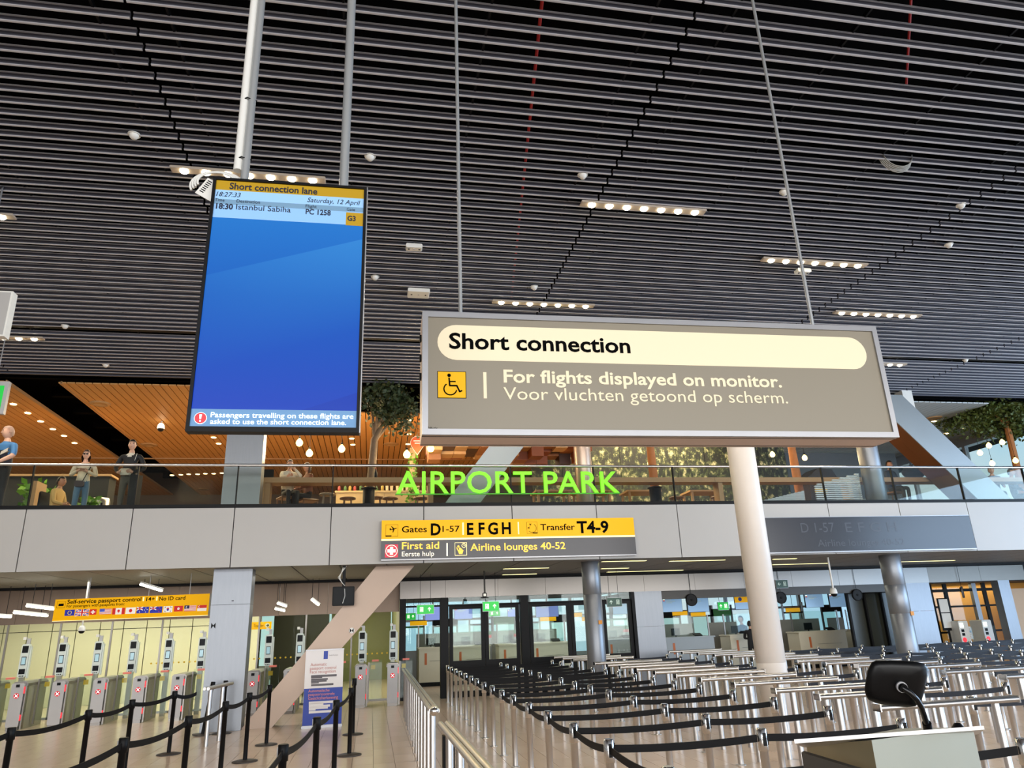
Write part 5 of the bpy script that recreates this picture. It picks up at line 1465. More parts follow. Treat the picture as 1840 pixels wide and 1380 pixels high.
# lounge furniture and slatted stand-ins for reflections behind the glass
def slatted(px, Y, label):  # made-up slats and frame that show striped reflections as solid parts
    P = [ony(x, y, Y) for x, y in px]           # top-left, top-right, bottom-right, bottom-left
    t = thing('reflection_slats', label, 'screen', (P[3].x, Y, ZM))
    M_LV = mat('reflection_white', (214, 228, 240), .4)
    n = 15
    z0, z1 = P[2].z, P[1].z
    for k in range(n):
        z = z0 + (z1 - z0) * (k + .5) / n
        xl = P[3].x if z < P[0].z else P[3].x + (P[1].x - P[3].x) * min(1, (z - P[0].z) / max(.01, P[1].z - P[0].z))
        if P[1].x - xl > .05:
            MB().box(xl - P[3].x, P[1].x - P[3].x + (P[2].x - P[1].x) * (1 - k / n), 0, .05, z - ZM, z - ZM + (z1 - z0) / n * .5).build('slat', M_LV, t)
    MB().box(0, P[1].x - P[3].x, .06, .08, 0, z0 - ZM + .01).build('base_panel', M_DSIGN, t)
    MB().box(P[1].x - P[3].x - .03, P[1].x - P[3].x, .05, .1, 0, z1 - ZM).build('post', M_ALU, t)
slatted([(1352, 904), (1445, 882), (1448, 905), (1352, 905)], 16.1, 'low white slats standing in for striped reflections right of the white column')
slatted([(1466, 872), (1543, 851), (1552, 905), (1470, 905)], 16.1, 'tall white slats standing in for striped reflections left of the round mezzanine column')
gw2 = struct('wall_grey')
A_, B_ = ony(1410, 815, 23.0), ony(1700, 815, 23.0)
MB().box(A_.x, B_.x - 2.2, 23.0, 23.1, 5.55, 7.2).build('wall_sheet', mat('grey_wall', (96, 102, 108), .6), gw2)
for k in range(10):
    MB().box(A_.x, B_.x - 2.2, 22.9 + .01, 23.0, ZM + .5 + k * .115, ZM + .5 + k * .115 + .085).build('slat', mat('grey_slat', (150, 154, 156), .5), gw2)
MB().box(A_.x, B_.x - 2.2, 23.0, 23.1, ZM, 5.55).build('wall_sheet', mat('grey_wall', (96, 102, 108), .6), gw2)
c = ony(1470, 850, 19.0)
t = thing('dark_kiosk', 'dark pitched kiosk between the two wooden posts and the steel column', 'kiosk', (c.x, 19.0, ZM))
MB().box(-.35, .45, 0, .6, 0, 1.55).build('body', mat('kiosk_dark', (46, 34, 28), .5), t); MB().prism_y([(-.5, 1.55), (.6, 1.55), (.45, 1.85), (.0, 1.9)], -.05, .65).build('roof', mat('kiosk_roof', (34, 28, 26), .5), t)
MB().box(-.2, .2, -.01, 0, 1.15, 1.3).build('sign_plate', M_YLAB, t)
c = ony(92, 880, 19.5)
t = thing('dark_kiosk', 'dark wall unit with a small white sign behind the people at the railing', 'kiosk', (c.x, 19.5, ZM))
MB().box(-1.2, 1.3, 0, .5, 0, 1.75).build('body', mat('unit_dark', (30, 30, 26), .6), t); MB().box(-.25, .1, -.02, 0, .75, 1.0).build('sign_plate', M_WHITE, t); text(t, '6', -.12, .82, .12, M_INK, y=-.024); MB().box(-1.25, 1.35, -.05, .5, 1.75, 1.8).build('top_lip', M_OAK, t)
c = ony(23, 895, 17.0)
t = thing('wooden_fin', 'upright pale wooden fin behind the man at the railing', 'panel', (c.x + .35, 17.0, ZM)); MB().box(-.05, .07, 0, .5, 0, 1.15).build('board', M_OAK, t); MB().box(-.08, .10, -.02, .52, 0, .03).build('foot', M_BLACK, t)
c = ony(182, 895, 18.0)
t = thing('round_bin', 'steel litter bin with dark stripes behind the railing', 'bin', (c.x, 18.0, ZM))
MB().lathe([(.2, 0), (.2, .85), (.17, .93), (.0, .95)], 18).build('body', M_POST, t)
for k in range(3): MB().box(-.11 + k * .09, -.07 + k * .09, -.21, -.18, .1, .8).build('stripe', M_BLACK, t)
# orange map-pin balloon sign
c = ony(750, 800, 18.0)
t = thing('pin_sign', 'orange map-pin shaped hanging sign beside the wooden blocks', 'sign', c)
poly = [(.17 * math.cos(math.radians(t_)), .06 + .17 * math.sin(math.radians(t_))) for t_ in range(-30, 211, 20)] + [(0, -.24)]
MB().prism_y([(x * 1.08, z * 1.08) for x, z in poly], .012, .03).build('rim', M_WHITE, t); MB().prism_y(poly, 0, .012).build('face_panel', mat('pin_orange', (206, 84, 36), .5), t)
for k, ww in enumerate((.2, .14)): MB().box(-ww / 2, ww / 2, -.004, 0, .10 - .06 * k, .125 - .06 * k).build('text_line', M_WHITE, t)
MB().tube([(0, .02, .22), (0, .02, ZW - c.z)], .006, 6).build('wire', M_BLACK, t)
c = ony(741, 835, 18.5)
t = thing('plant_column', 'narrow green leafy column left of the wooden blocks', 'plant', (c.x, 18.5, ZM))
M_LEAFG = mat('leaf_bright', (98, 150, 30), .5, var=.25, scale=9)
def leaves(n, fn, size, seed):
    random.seed(seed); q = MB()
    for _ in range(n):
        p = Vector(fn()); d = Vector((random.gauss(0, 1), random.gauss(0, 1), random.gauss(0, .8))).normalized()
        s_ = d.cross(Vector((random.gauss(0, 1), random.gauss(0, 1), random.gauss(0, 1)))).normalized(); L = size * random.uniform(.6, 1.3); w_ = L * .3
        nrm = d.cross(s_) * L * .08
        q.add([p, p + d * L * .5 + s_ * w_ + nrm, p + d * L, p + d * L * .5 - s_ * w_ + nrm], [(0, 1, 2, 3)], True)
    return q
tag(leaves(420, lambda: (random.uniform(-.1, .1), random.uniform(-.1, .1), random.uniform(.2, 2.2)), .11, 5).build('foliage', M_LEAFG, t), kind='stuff')
MB().box(-.07, .07, -.05, .05, 0, 2.3).build('trellis', M_OAK, t)
def pot_plant(px, py, Y, h_, r_, label, n=260, sz=.14, seed=1):
    c = ony(px, py, Y); t = thing('potted_plant', label, 'plant', (c.x, Y, ZM))
    MB().lathe([(.11, 0), (.15, .3), (.16, .3), (.16, .33), (.13, .33)], 14).build('pot', M_DSIGN, t)
    MB().tube([(0, 0, .3), (.02, 0, .5), (0, .01, h_ * .8)], .014, 6).build('stem', M_OAK, t)
    tag(leaves(n, lambda: (random.gauss(0, r_ * .5), random.gauss(0, r_ * .5), random.uniform(.35, h_)), sz, seed).build('foliage', M_LEAFG, t), kind='stuff')
pot_plant(163, 895, 17.2, .78, .17, 'bright lime plant on the floor behind the woman in jeans', 240, .14, 21)
pot_plant(68, 880, 18.6, 1.35, .3, 'tall dark leafy plant left of the seated person in yellow', 380, .2, 22)
# ---------------------------------------------------------------- trees
M_BARK = mat('bark_grey', (112, 94, 74), .8, var=.2, scale=12, bump=.6); M_BARKO = mat('bark_warm_lit', (176, 112, 62), .7, var=.2, scale=8, bump=.5)  # second bark has the warm lamplight painted into its colour
M_LEAF = mat('leaf_dark', (52, 66, 36), .55, var=.3, scale=7); M_LEAF2 = mat('leaf_olive', (84, 96, 40), .55, var=.3, scale=7)
def tree(x, y, zt0, rx, rz, label, mb, ml, trunk_r, lean=0.0, tub=True, n=5200, seed=1, zc=None, off=(0, 0)):
    t = thing('indoor_tree', label, 'tree', (x, y, ZM))
    zc = zc or zt0 + rz * .6
    MB().tube([(0, 0, 0), (lean * .3, 0, .9), (lean * .7, .02, 1.7), (lean, .03, zt0), (lean + off[0] * .5, .03, zt0 + .3)], [trunk_r * 1.25, trunk_r * 1.05, trunk_r, trunk_r * .9, trunk_r * .6], 14).build('trunk', mb, t)
    random.seed(seed)
    for k in range(7):
        a = k * .9 + random.random(); e = Vector((lean + off[0] + rx * .6 * math.cos(a), rx * .5 * math.sin(a), min(3.5, zc + random.uniform(-.1, .5) * rz)))
        s0 = Vector((lean, .03, zt0 - .05 + .05 * k)); m_ = (s0 + e) / 2 + Vector((0, 0, .08))
        MB().tube([s0, m_, e], [trunk_r * .45, trunk_r * .3, trunk_r * .12], 7).build('branch', mb, t)
    cl = [(lean + off[0] + random.gauss(0, .42) * rx, random.gauss(0, .4) * rx, zc + off[1] + random.gauss(0, .38) * rz, random.uniform(.25, .5)) for _ in range(26)]
    def fn():
        c_ = random.choice(cl); s_ = c_[3] * rx * .5
        return (c_[0] + random.gauss(0, s_), c_[1] + random.gauss(0, s_), min(7.85 - ZM - random.uniform(0, .2), c_[2] + random.gauss(0, s_ * .7)))
    tag(leaves(n, fn, .12, seed).build('foliage', ml, t), kind='stuff')
    if tub:
        MB().lathe([(trunk_r * 1.4, 0), (trunk_r * 1.4, ZBAR - ZM - .14), (trunk_r * 1.3, ZBAR - ZM - .13)], 14).build('trunk_guard', M_RUBBER, t)
        MB().lathe([(.16, ZBAR - ZM - .16), (.2, ZBAR - ZM - .14), (.16, ZBAR - ZM - .12)], 16).build('collar_plate', M_BLACK, t)
p = ony(664, 840, 17.45); zt0 = ony(672, 790, 17.45).z - ZM
tree(p.x, 17.45, zt0, .85, .75, 'indoor tree with dark leaves standing right of the blue monitor', M_BARK, M_LEAF, .1, .1, True, 6000, 4, ony(690, 725, 17.45).z - ZM, (.3, 0))
p = ony(1826, 850, 17.9); p2 = ony(1812, 770, 17.9)
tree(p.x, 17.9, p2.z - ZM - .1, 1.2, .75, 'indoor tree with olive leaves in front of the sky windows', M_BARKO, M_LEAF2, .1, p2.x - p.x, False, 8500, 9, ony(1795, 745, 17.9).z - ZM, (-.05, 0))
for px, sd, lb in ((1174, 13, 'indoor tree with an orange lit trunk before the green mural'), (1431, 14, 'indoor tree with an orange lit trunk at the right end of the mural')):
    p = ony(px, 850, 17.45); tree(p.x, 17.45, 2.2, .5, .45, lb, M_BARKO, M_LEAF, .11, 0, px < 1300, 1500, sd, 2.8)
# ---------------------------------------------------------------- pendant bulbs
def bulb(px, py, Y, label, r=.085, ztop=ZW):
    c = ony(px, py, Y)
    t = thing('pendant_bulb', label, 'lamp', c, 0, 'round pendant bulbs over the bar')
    MB().lathe([(0, -r), (r * .6, -r * .82), (r * .95, -r * .3), (r, .1 * r), (r * .8, r * .65), (r * .4, r * 1.1), (r * .25, r * 1.35)], 14).build('globe', M_BULB, t)
    MB().lathe([(r * .26, r * 1.3), (r * .3, r * 1.35), (r * .3, r * 1.8), (r * .12, r * 2.0)], 10).build('socket', M_BLACK, t)
    MB().tube([(0, 0, r * 1.9), (0, 0, ztop - c.z)], .005, 5).build('cord', M_BLACK, t)
    return c
BL = [(538, 796, 19.0, 'upper left pendant bulb beside the clad mezzanine column'), (556, 815, 19.0, 'lower left pendant bulb beside the clad mezzanine column'), (614, 807, 18.6, 'pendant bulb between the clad column and the tree'),
      (731, 817, 17.6, 'pendant bulb below the orange pin sign'), (774, 806, 17.6, 'pendant bulb just under the left end of the big grey sign'), (1168, 833, 18.6, 'pendant bulb in front of the mural above the letter K'),
      (1388, 817, 18.4, 'pendant bulb right of the white column'), (1446, 823, 18.4, 'pendant bulb over the dark kiosk'), (1761, 814, 17.6, 'pendant bulb against the sky, leftmost of five'),
      (1777, 801, 17.6, 'pendant bulb against the sky, second from the inclined leg'), (1783, 833, 17.6, 'lowest pendant bulb against the sky'), (1801, 795, 17.6, 'highest pendant bulb against the sky'), (1825, 828, 17.2, 'pendant bulb beside the olive tree trunk')]
BPOS = [bulb(*b_, r=.075 if b_[0] > 1100 else .09) for b_ in BL]
# ---------------------------------------------------------------- people
SKIN = mat('skin', (206, 160, 134), .5, var=.05); SKIN2 = mat('skin_b', (186, 136, 108), .5, var=.05)
M_EYE = mat('eye_dark', (30, 24, 22), .4, var=0); M_LIP = mat('lip', (170, 96, 88), .5, var=0)
def skin_mesh(verts, edges, radii, root):
    me = bpy.data.meshes.new('sk'); me.from_pydata(verts, edges, [])
    ob = bpy.data.objects.new('sk', me); COL.objects.link(ob)
    md = ob.modifiers.new('s', 'SKIN'); md.use_smooth_shade = True
    sv = me.skin_vertices[0].data
    for i, r in enumerate(radii):
        sv[i].radius = r if isinstance(r, tuple) else (r, r)
        sv[i].use_root = (i == root)
    sb = ob.modifiers.new('b', 'SUBSURF'); sb.levels = 2; sb.render_levels = 2
    dg = bpy.context.evaluated_depsgraph_get(); ev = ob.evaluated_get(dg); m2 = ev.to_mesh()
    V = [tuple(v.co) for v in m2.vertices]; Fc = [tuple(p.vertices) for p in m2.polygons]
    ev.to_mesh_clear(); bpy.data.objects.remove(ob); bpy.data.meshes.remove(me)
    return V, Fc
def person(label, loc, rz, H, J, cols, hair, skin=SKIN, head_turn=0.0, extras=None, long_hair=False):
    """J: joint positions for a 1.75 m figure facing -Y; cols: {bone name: material}"""
    k = H / 1.75
    base = dict(pel=(0, 0, .95), spi=(0, 0, 1.14), che=(0, 0, 1.34), nec=(0, 0, 1.49), hed=(0, -.015, 1.58),
                sl=(-.18, 0, 1.42), sr=(.18, 0, 1.42), el=(-.23, .03, 1.14), er=(.23, .03, 1.14), wl=(-.22, -.06, .90), wr=(.22, -.06, .90), hl=(-.22, -.09, .82), hr=(.22, -.09, .82),
                hpl=(-.09, 0, .90), hpr=(.09, 0, .90), kl=(-.10, -.02, .50), kr=(.10, -.02, .50), al=(-.10, .02, .09), ar=(.10, .02, .09), tl=(-.11, -.14, .04), tr=(.11, -.14, .04))
    base.update(J)
    names = list(base); idx = {n: i for i, n in enumerate(names)}
    E_ = [('pel', 'spi'), ('spi', 'che'), ('che', 'nec'), ('nec', 'hed'), ('che', 'sl'), ('che', 'sr'), ('sl', 'el'), ('sr', 'er'), ('el', 'wl'), ('er', 'wr'), ('wl', 'hl'), ('wr', 'hr'),
          ('pel', 'hpl'), ('pel', 'hpr'), ('hpl', 'kl'), ('hpr', 'kr'), ('kl', 'al'), ('kr', 'ar'), ('al', 'tl'), ('ar', 'tr')]
    rad = dict(pel=(.15, .11), spi=(.14, .10), che=(.155, .105), nec=.055, hed=.052, sl=.066, sr=.066, el=.05, er=.05, wl=.033, wr=.033, hl=.026, hr=.026, hpl=.085, hpr=.085, kl=.062, kr=.062, al=.042, ar=.042, tl=.035, tr=.035)
    V, Fc = skin_mesh([Vector(base[n]) for n in names], [(idx[a], idx[b]) for a, b in E_], [rad[n] for n in names], idx['pel'])
    mats = []; 
    def slot(m):
        if m not in mats: mats.append(m)
        return mats.index(m)
    bones = [(Vector(base[a]), Vector(base[b]), cols.get(a + '-' + b, cols.get(b, cols['top']))) for a, b in E_]
    mi = []
    for f in Fc:
        c = sum((Vector(V[i]) for i in f), Vector()) / len(f)
        best = min(bones, key=lambda s: (c - (s[0] + (s[1] - s[0]) * max(0, min(1, (c - s[0]).dot(s[1] - s[0]) / max(1e-6, (s[1] - s[0]).length_squared))))).length)
        mi.append(slot(best[2]))
    q = MB(); q.add(V, Fc, True)
    def more(fn, m):
        n0 = len(q.f); fn(q); mi.extend([slot(m)] * (len(q.f) - n0))
    hc = Vector(base['hed']) + Vector((0, -.012, .075))
    ct, st = math.cos(head_turn), math.sin(head_turn)
    def hp(x, y, z): return (hc.x + x * ct - y * st, hc.y + x * st + y * ct, hc.z + z)
    n0 = len(q.v)
    more(lambda q: q.ball((0, 0, 0), 1, 18, 14), skin)
    for i in range(n0, len(q.v)):
        x, y, z = q.v[i]
        w = 1 - .22 * max(0, -z) ** 1.5                      # narrower jaw
        q.v[i] = hp(x * .074 * w, y * .094 * (w if y < 0 else 1), z * .118)
    more(lambda q: q.add([hp(-.012, -.088, -.022), hp(.012, -.088, -.022), hp(0, -.114, -.018), hp(0, -.09, .03), hp(0, -.086, -.03)], [(0, 4, 2), (4, 1, 2), (0, 2, 3), (2, 1, 3)], True), skin)
    for s_ in (-1, 1):
        more(lambda q: q.ball(hp(.03 * s_, -.082, .018), .009, 8, 5), M_EYE)
        more(lambda q: q.add([hp(.014 * s_, -.09, .036), hp(.046 * s_, -.08, .034), hp(.046 * s_, -.08, .040), hp(.014 * s_, -.09, .043)], [(0, 1, 2, 3)]), M_EYE)
        more(lambda q: q.ball(hp(.075 * s_, .008, .0), .022, 8, 6, (.4, .7, 1)), skin)
    more(lambda q: q.add([hp(-.024, -.086, -.052), hp(0, -.092, -.055), hp(.024, -.086, -.052), hp(.0, -.09, -.047)], [(0, 1, 2, 3)]), M_LIP)
    # hands: palm and five fingers
    for sd in ('l', 'r'):
        w_, h_ = Vector(base['w' + sd]), Vector(base['h' + sd]); d = (h_ - w_).normalized(); s_ = d.cross(Vector((0, 1, 0)))
        if s_.length < .1: s_ = d.cross(Vector((1, 0, 0)))
        s_.normalize(); nrm = s_.cross(d)
        for fi, (o, L) in enumerate(((-.027, .062), (-.009, .072), (.009, .068), (.027, .052))):
            a = h_ + s_ * o; more(lambda q: q.tube([a, a + d * L * .5 - nrm * .008, a + d * L * .9 - nrm * .03], [.0095, .009, .007], 6), skin)
        sgn = 1 if sd == 'l' else -1
        a = w_ + d * .03 + s_ * .026 * sgn; more(lambda q: q.tube([a, a + d * .035 + s_ * .022 * sgn, a + d * .065 + s_ * .024 * sgn], [.012, .0105, .008], 6), skin)
    me = q.mesh('person', mats); me.polygons.foreach_set('material_index', mi); me.update()
    o = place('person', me, None, loc, rz); o.scale = (k, k, k)
    tag(o, label, 'person')
    if hair:
        hb = MB()
        n, m_ = 18, 12
        hb.ball((0, 0, 0), 1, n, m_)
        vs, fs = hb.v, hb.f
        keep = [f for f in fs if all((vs[i][2] > .42) or (vs[i][1] > .1 and vs[i][2] > (-.62 if not long_hair else -1.2)) or (vs[i][1] > -.3 and vs[i][2] > -.05 and abs(vs[i][0]) > .4) or (long_hair and vs[i][1] > -.25 and abs(vs[i][0]) > .5) for i in f)]
        vs2 = []
        for x, y, z in vs:
            drop = (z - .1) * (1.7 if long_hair and z < .1 else 1) + .1
            vs2.append(hp(x * (.086 + (.02 if long_hair and z < 0 else 0)), y * .106 + .005, drop * .13 + .004))
        h2 = MB().add(vs2, keep, True); h2.build('hair', hair, o)
    for fn in (extras or []): fn(o)
    return o
def place_person(px, py, Y): 
    p = ony(px, py, Y); return (p.x, Y, ZM), p.z - ZM
M_HBR = mat('hair_brown', (62, 40, 28), .6, var=.2); M_HDK = mat('hair_dark', (28, 22, 20), .6, var=.2); M_HGR = mat('hair_cropped', (172, 140, 122), .6)
M_POLO = mat('polo_blue', (64, 118, 168), .7); M_NVY = mat('polo_navy', (24, 26, 42), .7); M_CREAM = mat('sweater_cream', (222, 210, 186), .8, bump=.3, scale=30); M_JEAN = mat('jeans_blue', (92, 122, 148), .8)
M_BLKC = mat('jacket_black', (24, 24, 26), .75); M_TRO = mat('trousers_dark', (40, 40, 44), .8); M_GREYT = mat('trousers_grey', (88, 84, 76), .8); M_YELT = mat('sweater_yellow', (206, 172, 110), .8); M_SHIRT = mat('shirt_pale', (206, 200, 184), .8)
def std(top, leg, sleeve=None, fore=None, skin=SKIN, shoe=None, collar=None):
    d = {'top': top, 'hed': skin, 'nec': collar or top, 'hl': skin, 'hr': skin, 'kl': leg, 'kr': leg, 'hpl': leg, 'hpr': leg, 'al': leg, 'ar': leg, 'tl': shoe or M_BLACK, 'tr': shoe or M_BLACK,
         'el': sleeve or top, 'er': sleeve or top, 'wl': fore or sleeve or top, 'wr': fore or sleeve or top, 'sl': top, 'sr': top}
    return d
# man in a blue and navy polo shirt, resting a hand on the rail
loc, H = place_person(20, 769, 15.35)
zr = (ZH - ZM) / (H / 1.75)
def strap(o): MB().tube([(-.17, -.02, 1.47), (-.05, -.125, 1.3), (.1, -.13, 1.1), (.17, -.08, .98)], .012, 6).build('bag_strap', M_BLACK, o)
def band(o): MB().add([(-.165, -.09, 1.16), (.165, -.10, 1.28), (.165, -.10, 1.34), (-.165, -.09, 1.22), (-.165, -.06, 1.16), (.165, -.06, 1.28), (.165, -.06, 1.34), (-.165, -.06, 1.22)], [(0, 1, 2, 3), (3, 2, 6, 7), (0, 4, 5, 1)]).build('shirt_band', M_SHIRT, o)
cc = std(M_POLO, M_TRO, M_POLO, SKIN); cc['spi'] = M_NVY; cc['pel-spi'] = M_NVY; cc['spi-che'] = M_NVY; cc['sl'] = M_POLO; cc['sr'] = M_POLO; cc['che-nec'] = M_POLO
person('man in a blue and navy polo shirt resting one hand on the railing', (loc[0] - .02, 15.35, ZM), math.radians(-25), H,
       dict(el=(-.25, -.02, 1.18), wl=(-.22, -.2, 1.02), hl=(-.18, -.27, .98), er=(.27, -.06, 1.20), wr=(.22, -.24, zr + .07), hr=(.18, -.29, zr + .035)), cc, M_HGR, head_turn=math.radians(-25), extras=[strap, band])
# woman in cream sweater and jeans
loc, H = place_person(157, 811, 15.6)
def bag(o):
    MB().bbox(-.13, .07, -.2, -.12, .86, 1.0, .03).build('belt_bag', mat('bag_maroon', (44, 26, 30), .5), o); MB().tube([(.16, -.03, 1.45), (.1, -.14, 1.2), (.03, -.15, 1.0)], .01, 6).build('bag_strap', M_BLACK, o)
def glasses(o):
    for s_ in (-1, 1): MB().disc_y(.03 * s_, 1.66, .021, -.128, -.122, 12).build('lens', M_SCR, o)
    MB().box(-.012, .012, -.128, -.124, 1.66, 1.668).build('bridge', M_SCR, o)
person('woman in a cream sweater, jeans and glasses with a small bag at the railing', loc, math.radians(8), H,
       dict(el=(-.27, 0, 1.15), wl=(-.12, -.2, 1.22), hl=(-.04, -.22, 1.25), er=(.27, 0, 1.15), wr=(.12, -.2, 1.22), hr=(.05, -.23, 1.24), sl=(-.19, 0, 1.40), sr=(.19, 0, 1.40)), std(M_CREAM, M_JEAN, M_CREAM, M_CREAM, collar=SKIN), M_HBR, head_turn=math.radians(12), extras=[bag, glasses], long_hair=True)
# person in black with white bag
loc, H = place_person(240, 793, 15.5)
def wbag(o): MB().bbox(-.12, .1, -.2, -.13, .98, 1.12, .03).build('white_bag', M_SHIRT, o); MB().tube([(.14, -.08, 1.46), (.13, -.125, 1.3)], .006, 5).build('drawstring', M_SHIRT, o)
def coat(o): MB().prism_z([(.08, -.12), (.24, -.09), (.27, .05), (.2, .14), (.05, .13), (.04, 0)], .35, 1.0).build('coat_skirt', M_BLKC, o)
cc = std(M_BLKC, M_GREYT, collar=M_SHIRT); cc['nec-hed'] = SKIN; cc['che-nec'] = M_SHIRT
person('person in a black jacket and white collar holding a white bag at the railing', loc, math.radians(-6), H,
       dict(el=(-.30, .02, 1.18), wl=(-.17, -.16, 1.04), hl=(-.11, -.2, 1.03), er=(.3, .03, 1.15), wr=(.14, -.16, 1.04), hr=(.08, -.2, 1.05)), cc, M_HDK, head_turn=math.radians(15), extras=[wbag, coat])
# seated person in yellow behind them
SIT = dict(pel=(0, 0, .50), spi=(0, .0, .70), che=(0, -.02, .92), nec=(0, -.03, 1.07), hed=(0, -.05, 1.16), sl=(-.17, -.02, 1.0), sr=(.17, -.02, 1.0), el=(-.22, -.08, .74), er=(.22, -.08, .74), wl=(-.18, -.28, .68), wr=(.18, -.28, .68), hl=(-.15, -.35, .68), hr=(.15, -.35, .68),
           hpl=(-.09, -.03, .48), hpr=(.09, -.03, .48), kl=(-.11, -.42, .50), kr=(.11, -.42, .50), al=(-.11, -.40, .09), ar=(.11, -.40, .09), tl=(-.12, -.54, .04), tr=(.12, -.54, .04))
def chair_for(x, y, z, rz, label, hseat=.42):
    t = thing('lounge_chair', label, 'chair', (x, y, z), rz)
    MB().bbox(-.22, .22, -.2, .22, hseat - .05, hseat, .02).build('seat', M_BLACK, t); MB().bbox(-.22, .22, .2, .24, hseat, hseat + .4, .03).build('backrest', M_BLACK, t)
    for sx in (-.19, .19):
        for sy in (-.17, .19): MB().tube([(sx, sy, 0), (sx, sy, hseat - .05)], .014, 6).build('leg', M_BLACK, t)
p = ony(107, 861, 16.6); k_ = .92; zs0 = p.z - 1.30 * k_
def raised(o): pass
person('seated person in a yellow sweater with dark hair, turned sideways', (p.x, 16.6, zs0), math.radians(80), 1.75 * k_, SIT, std(M_YELT, M_BLKC, skin=SKIN2), M_HDK, SKIN2)
plat = thing('seat_platform', 'low dark platform under the seated person in yellow', 'platform', (p.x, 16.6, ZM)); MB().box(-.5, .7, -.35, .35, 0, max(.03, zs0 - ZM)).build('body', M_RUBBER, plat); MB().box(-.52, .72, -.37, -.35, 0, max(.03, zs0 - ZM)).build('skirt', M_BLACK, plat)
chair_for(p.x, 16.6, zs0 if zs0 > ZM else ZM, math.radians(80), 'black chair under the seated person in yellow')
# couple seated behind the bar: high seats
def bar_person(px, py, Y, rz, label, top, leg, hair, J={}, skin=SKIN, lh=False, sc=.95):
    p = ony(px, py, Y); z0 = p.z - 1.30 * sc; d = dict(SIT); d.update(J)
    person(label, (p.x, Y, z0), rz, 1.75 * sc, d, std(top, leg, skin=skin), hair, skin, long_hair=lh)
    t = thing('bar_chair', 'bar chair under the ' + label.split(' seated')[0], 'chair', (p.x, Y, ZM), rz)
    hs = z0 - ZM + .42 * sc
    MB().bbox(-.2, .2, -.2, .2, hs - .05, hs, .02).build('seat', M_STOOL, t)
    for sx in (-.17, .17):
        for sy in (-.17, .17): MB().tube([(sx, sy, hs - .05), (sx * 1.2, sy * 1.2, 0)], .016, 6).build('leg', M_STOOL, t)
    return p
bar_person(520, 831, 17.55, math.radians(25), 'person in a pale shirt seated at the left end of the bar', M_SHIRT, M_BLKC, M_HDK, dict(er=(.25, -.22, .92), wr=(.1, -.2, 1.08), hr=(.04, -.16, 1.13), el=(-.24, -.2, .86), wl=(-.15, -.36, .88), hl=(-.08, -.42, .9)))
bar_person(556, 836, 17.65, math.radians(-60), 'person with long brown hair seated beside the pale shirt', mat('top_rust', (120, 70, 44), .7), M_BLKC, M_HBR, {}, SKIN2, True)
bar_person(1594, 832, 17.65, math.radians(15), 'dark haired person seated by the round mezzanine column', M_BLKC, M_BLKC, M_HDK, {}, SKIN2)
bar_person(1779, 842, 17.6, math.radians(-30), 'person in dark clothes seated behind the inclined leg', M_NVY, M_BLKC, M_HBR, {}, SKIN)
bar_person(1812, 846, 17.6, math.radians(30), 'person in a navy top seated far right at the bar', M_NVY, M_BLKC, M_HDK, {}, SKIN2)
c = ony(1643, 858, 17.0)
t = thing('black_bag', 'large black slumped bag lying on the bar', 'bag', (c.x, 17.0, ZBAR))
MB().ball((0, 0, .17), .36, 18, 10, (1, .35, .5)).build('body', M_BLKC, t); MB().tube([(-.12, -.08, .3), (0, -.1, .42), (.12, -.08, .3)], .012, 6).build('handle', M_BLACK, t)
c = ony(483, 850, 16.95)
t = thing('table_menu', 'small black tablet stand at the left end of the bar', 'tablet', (c.x, 16.95, ZBAR)); MB().box(-.11, .11, 0, .02, .02, .22).build('screen', M_BLACK, t); MB().box(-.08, .08, -.03, .08, 0, .02).build('foot', M_BLACK, t)
c = ony(675, 855, 16.95)
t = thing('dark_bottle', 'dark bottle standing on the bar right of the tree', 'bottle', (c.x, 16.95, ZBAR)); MB().lathe([(.04, 0), (.04, .14), (.016, .18), (.016, .23)], 12).build('body', M_BLACK, t); MB().lathe([(.018, .23), (.018, .25)], 10).build('cap', M_RED, t)
# lounge tables in front of the mural
for k, px in enumerate((990, 1062, 1150, 1260)):
    c = ony(px, 880, 18.8)
    t = thing('lounge_table', 'small wooden lounge table before the green mural, %s from the leg' % ORD[k], 'table', (c.x, 18.8, ZM), 0, 'lounge tables')
    hh = ony(px, 884, 18.8).z - ZM
    MB().box(-.5, .5, -.35, .35, hh - .05, hh).build('top', M_OAK, t)
    for sx in (-.42, .42):
        for sy in (-.28, .28): MB().box(sx - .03, sx + .03, sy - .03, sy + .03, 0, hh - .05).build('leg', M_OAK, t)
# officers behind the desks
ZMs = ZM
for px, py, Y, lb, tp in ((1331, 1108, 23.4, 'officer in a dark vest standing behind the cream desk', M_NVY), (1346, 1117, 21.9, 'person in black standing at the cream desk left of the white column', M_BLKC)):
    p = ony(px, py, Y)
    person(lb, (p.x, Y, 0), math.radians(-70 if Y > 23 else 150), p.z, dict(er=(.24, -.08, 1.18), wr=(.12, -.26, 1.16), hr=(.06, -.32, 1.16), el=(-.24, -.06, 1.16), wl=(-.12, -.24, 1.14), hl=(-.05, -.3, 1.14)), std(tp, M_BLKC), M_HDK)
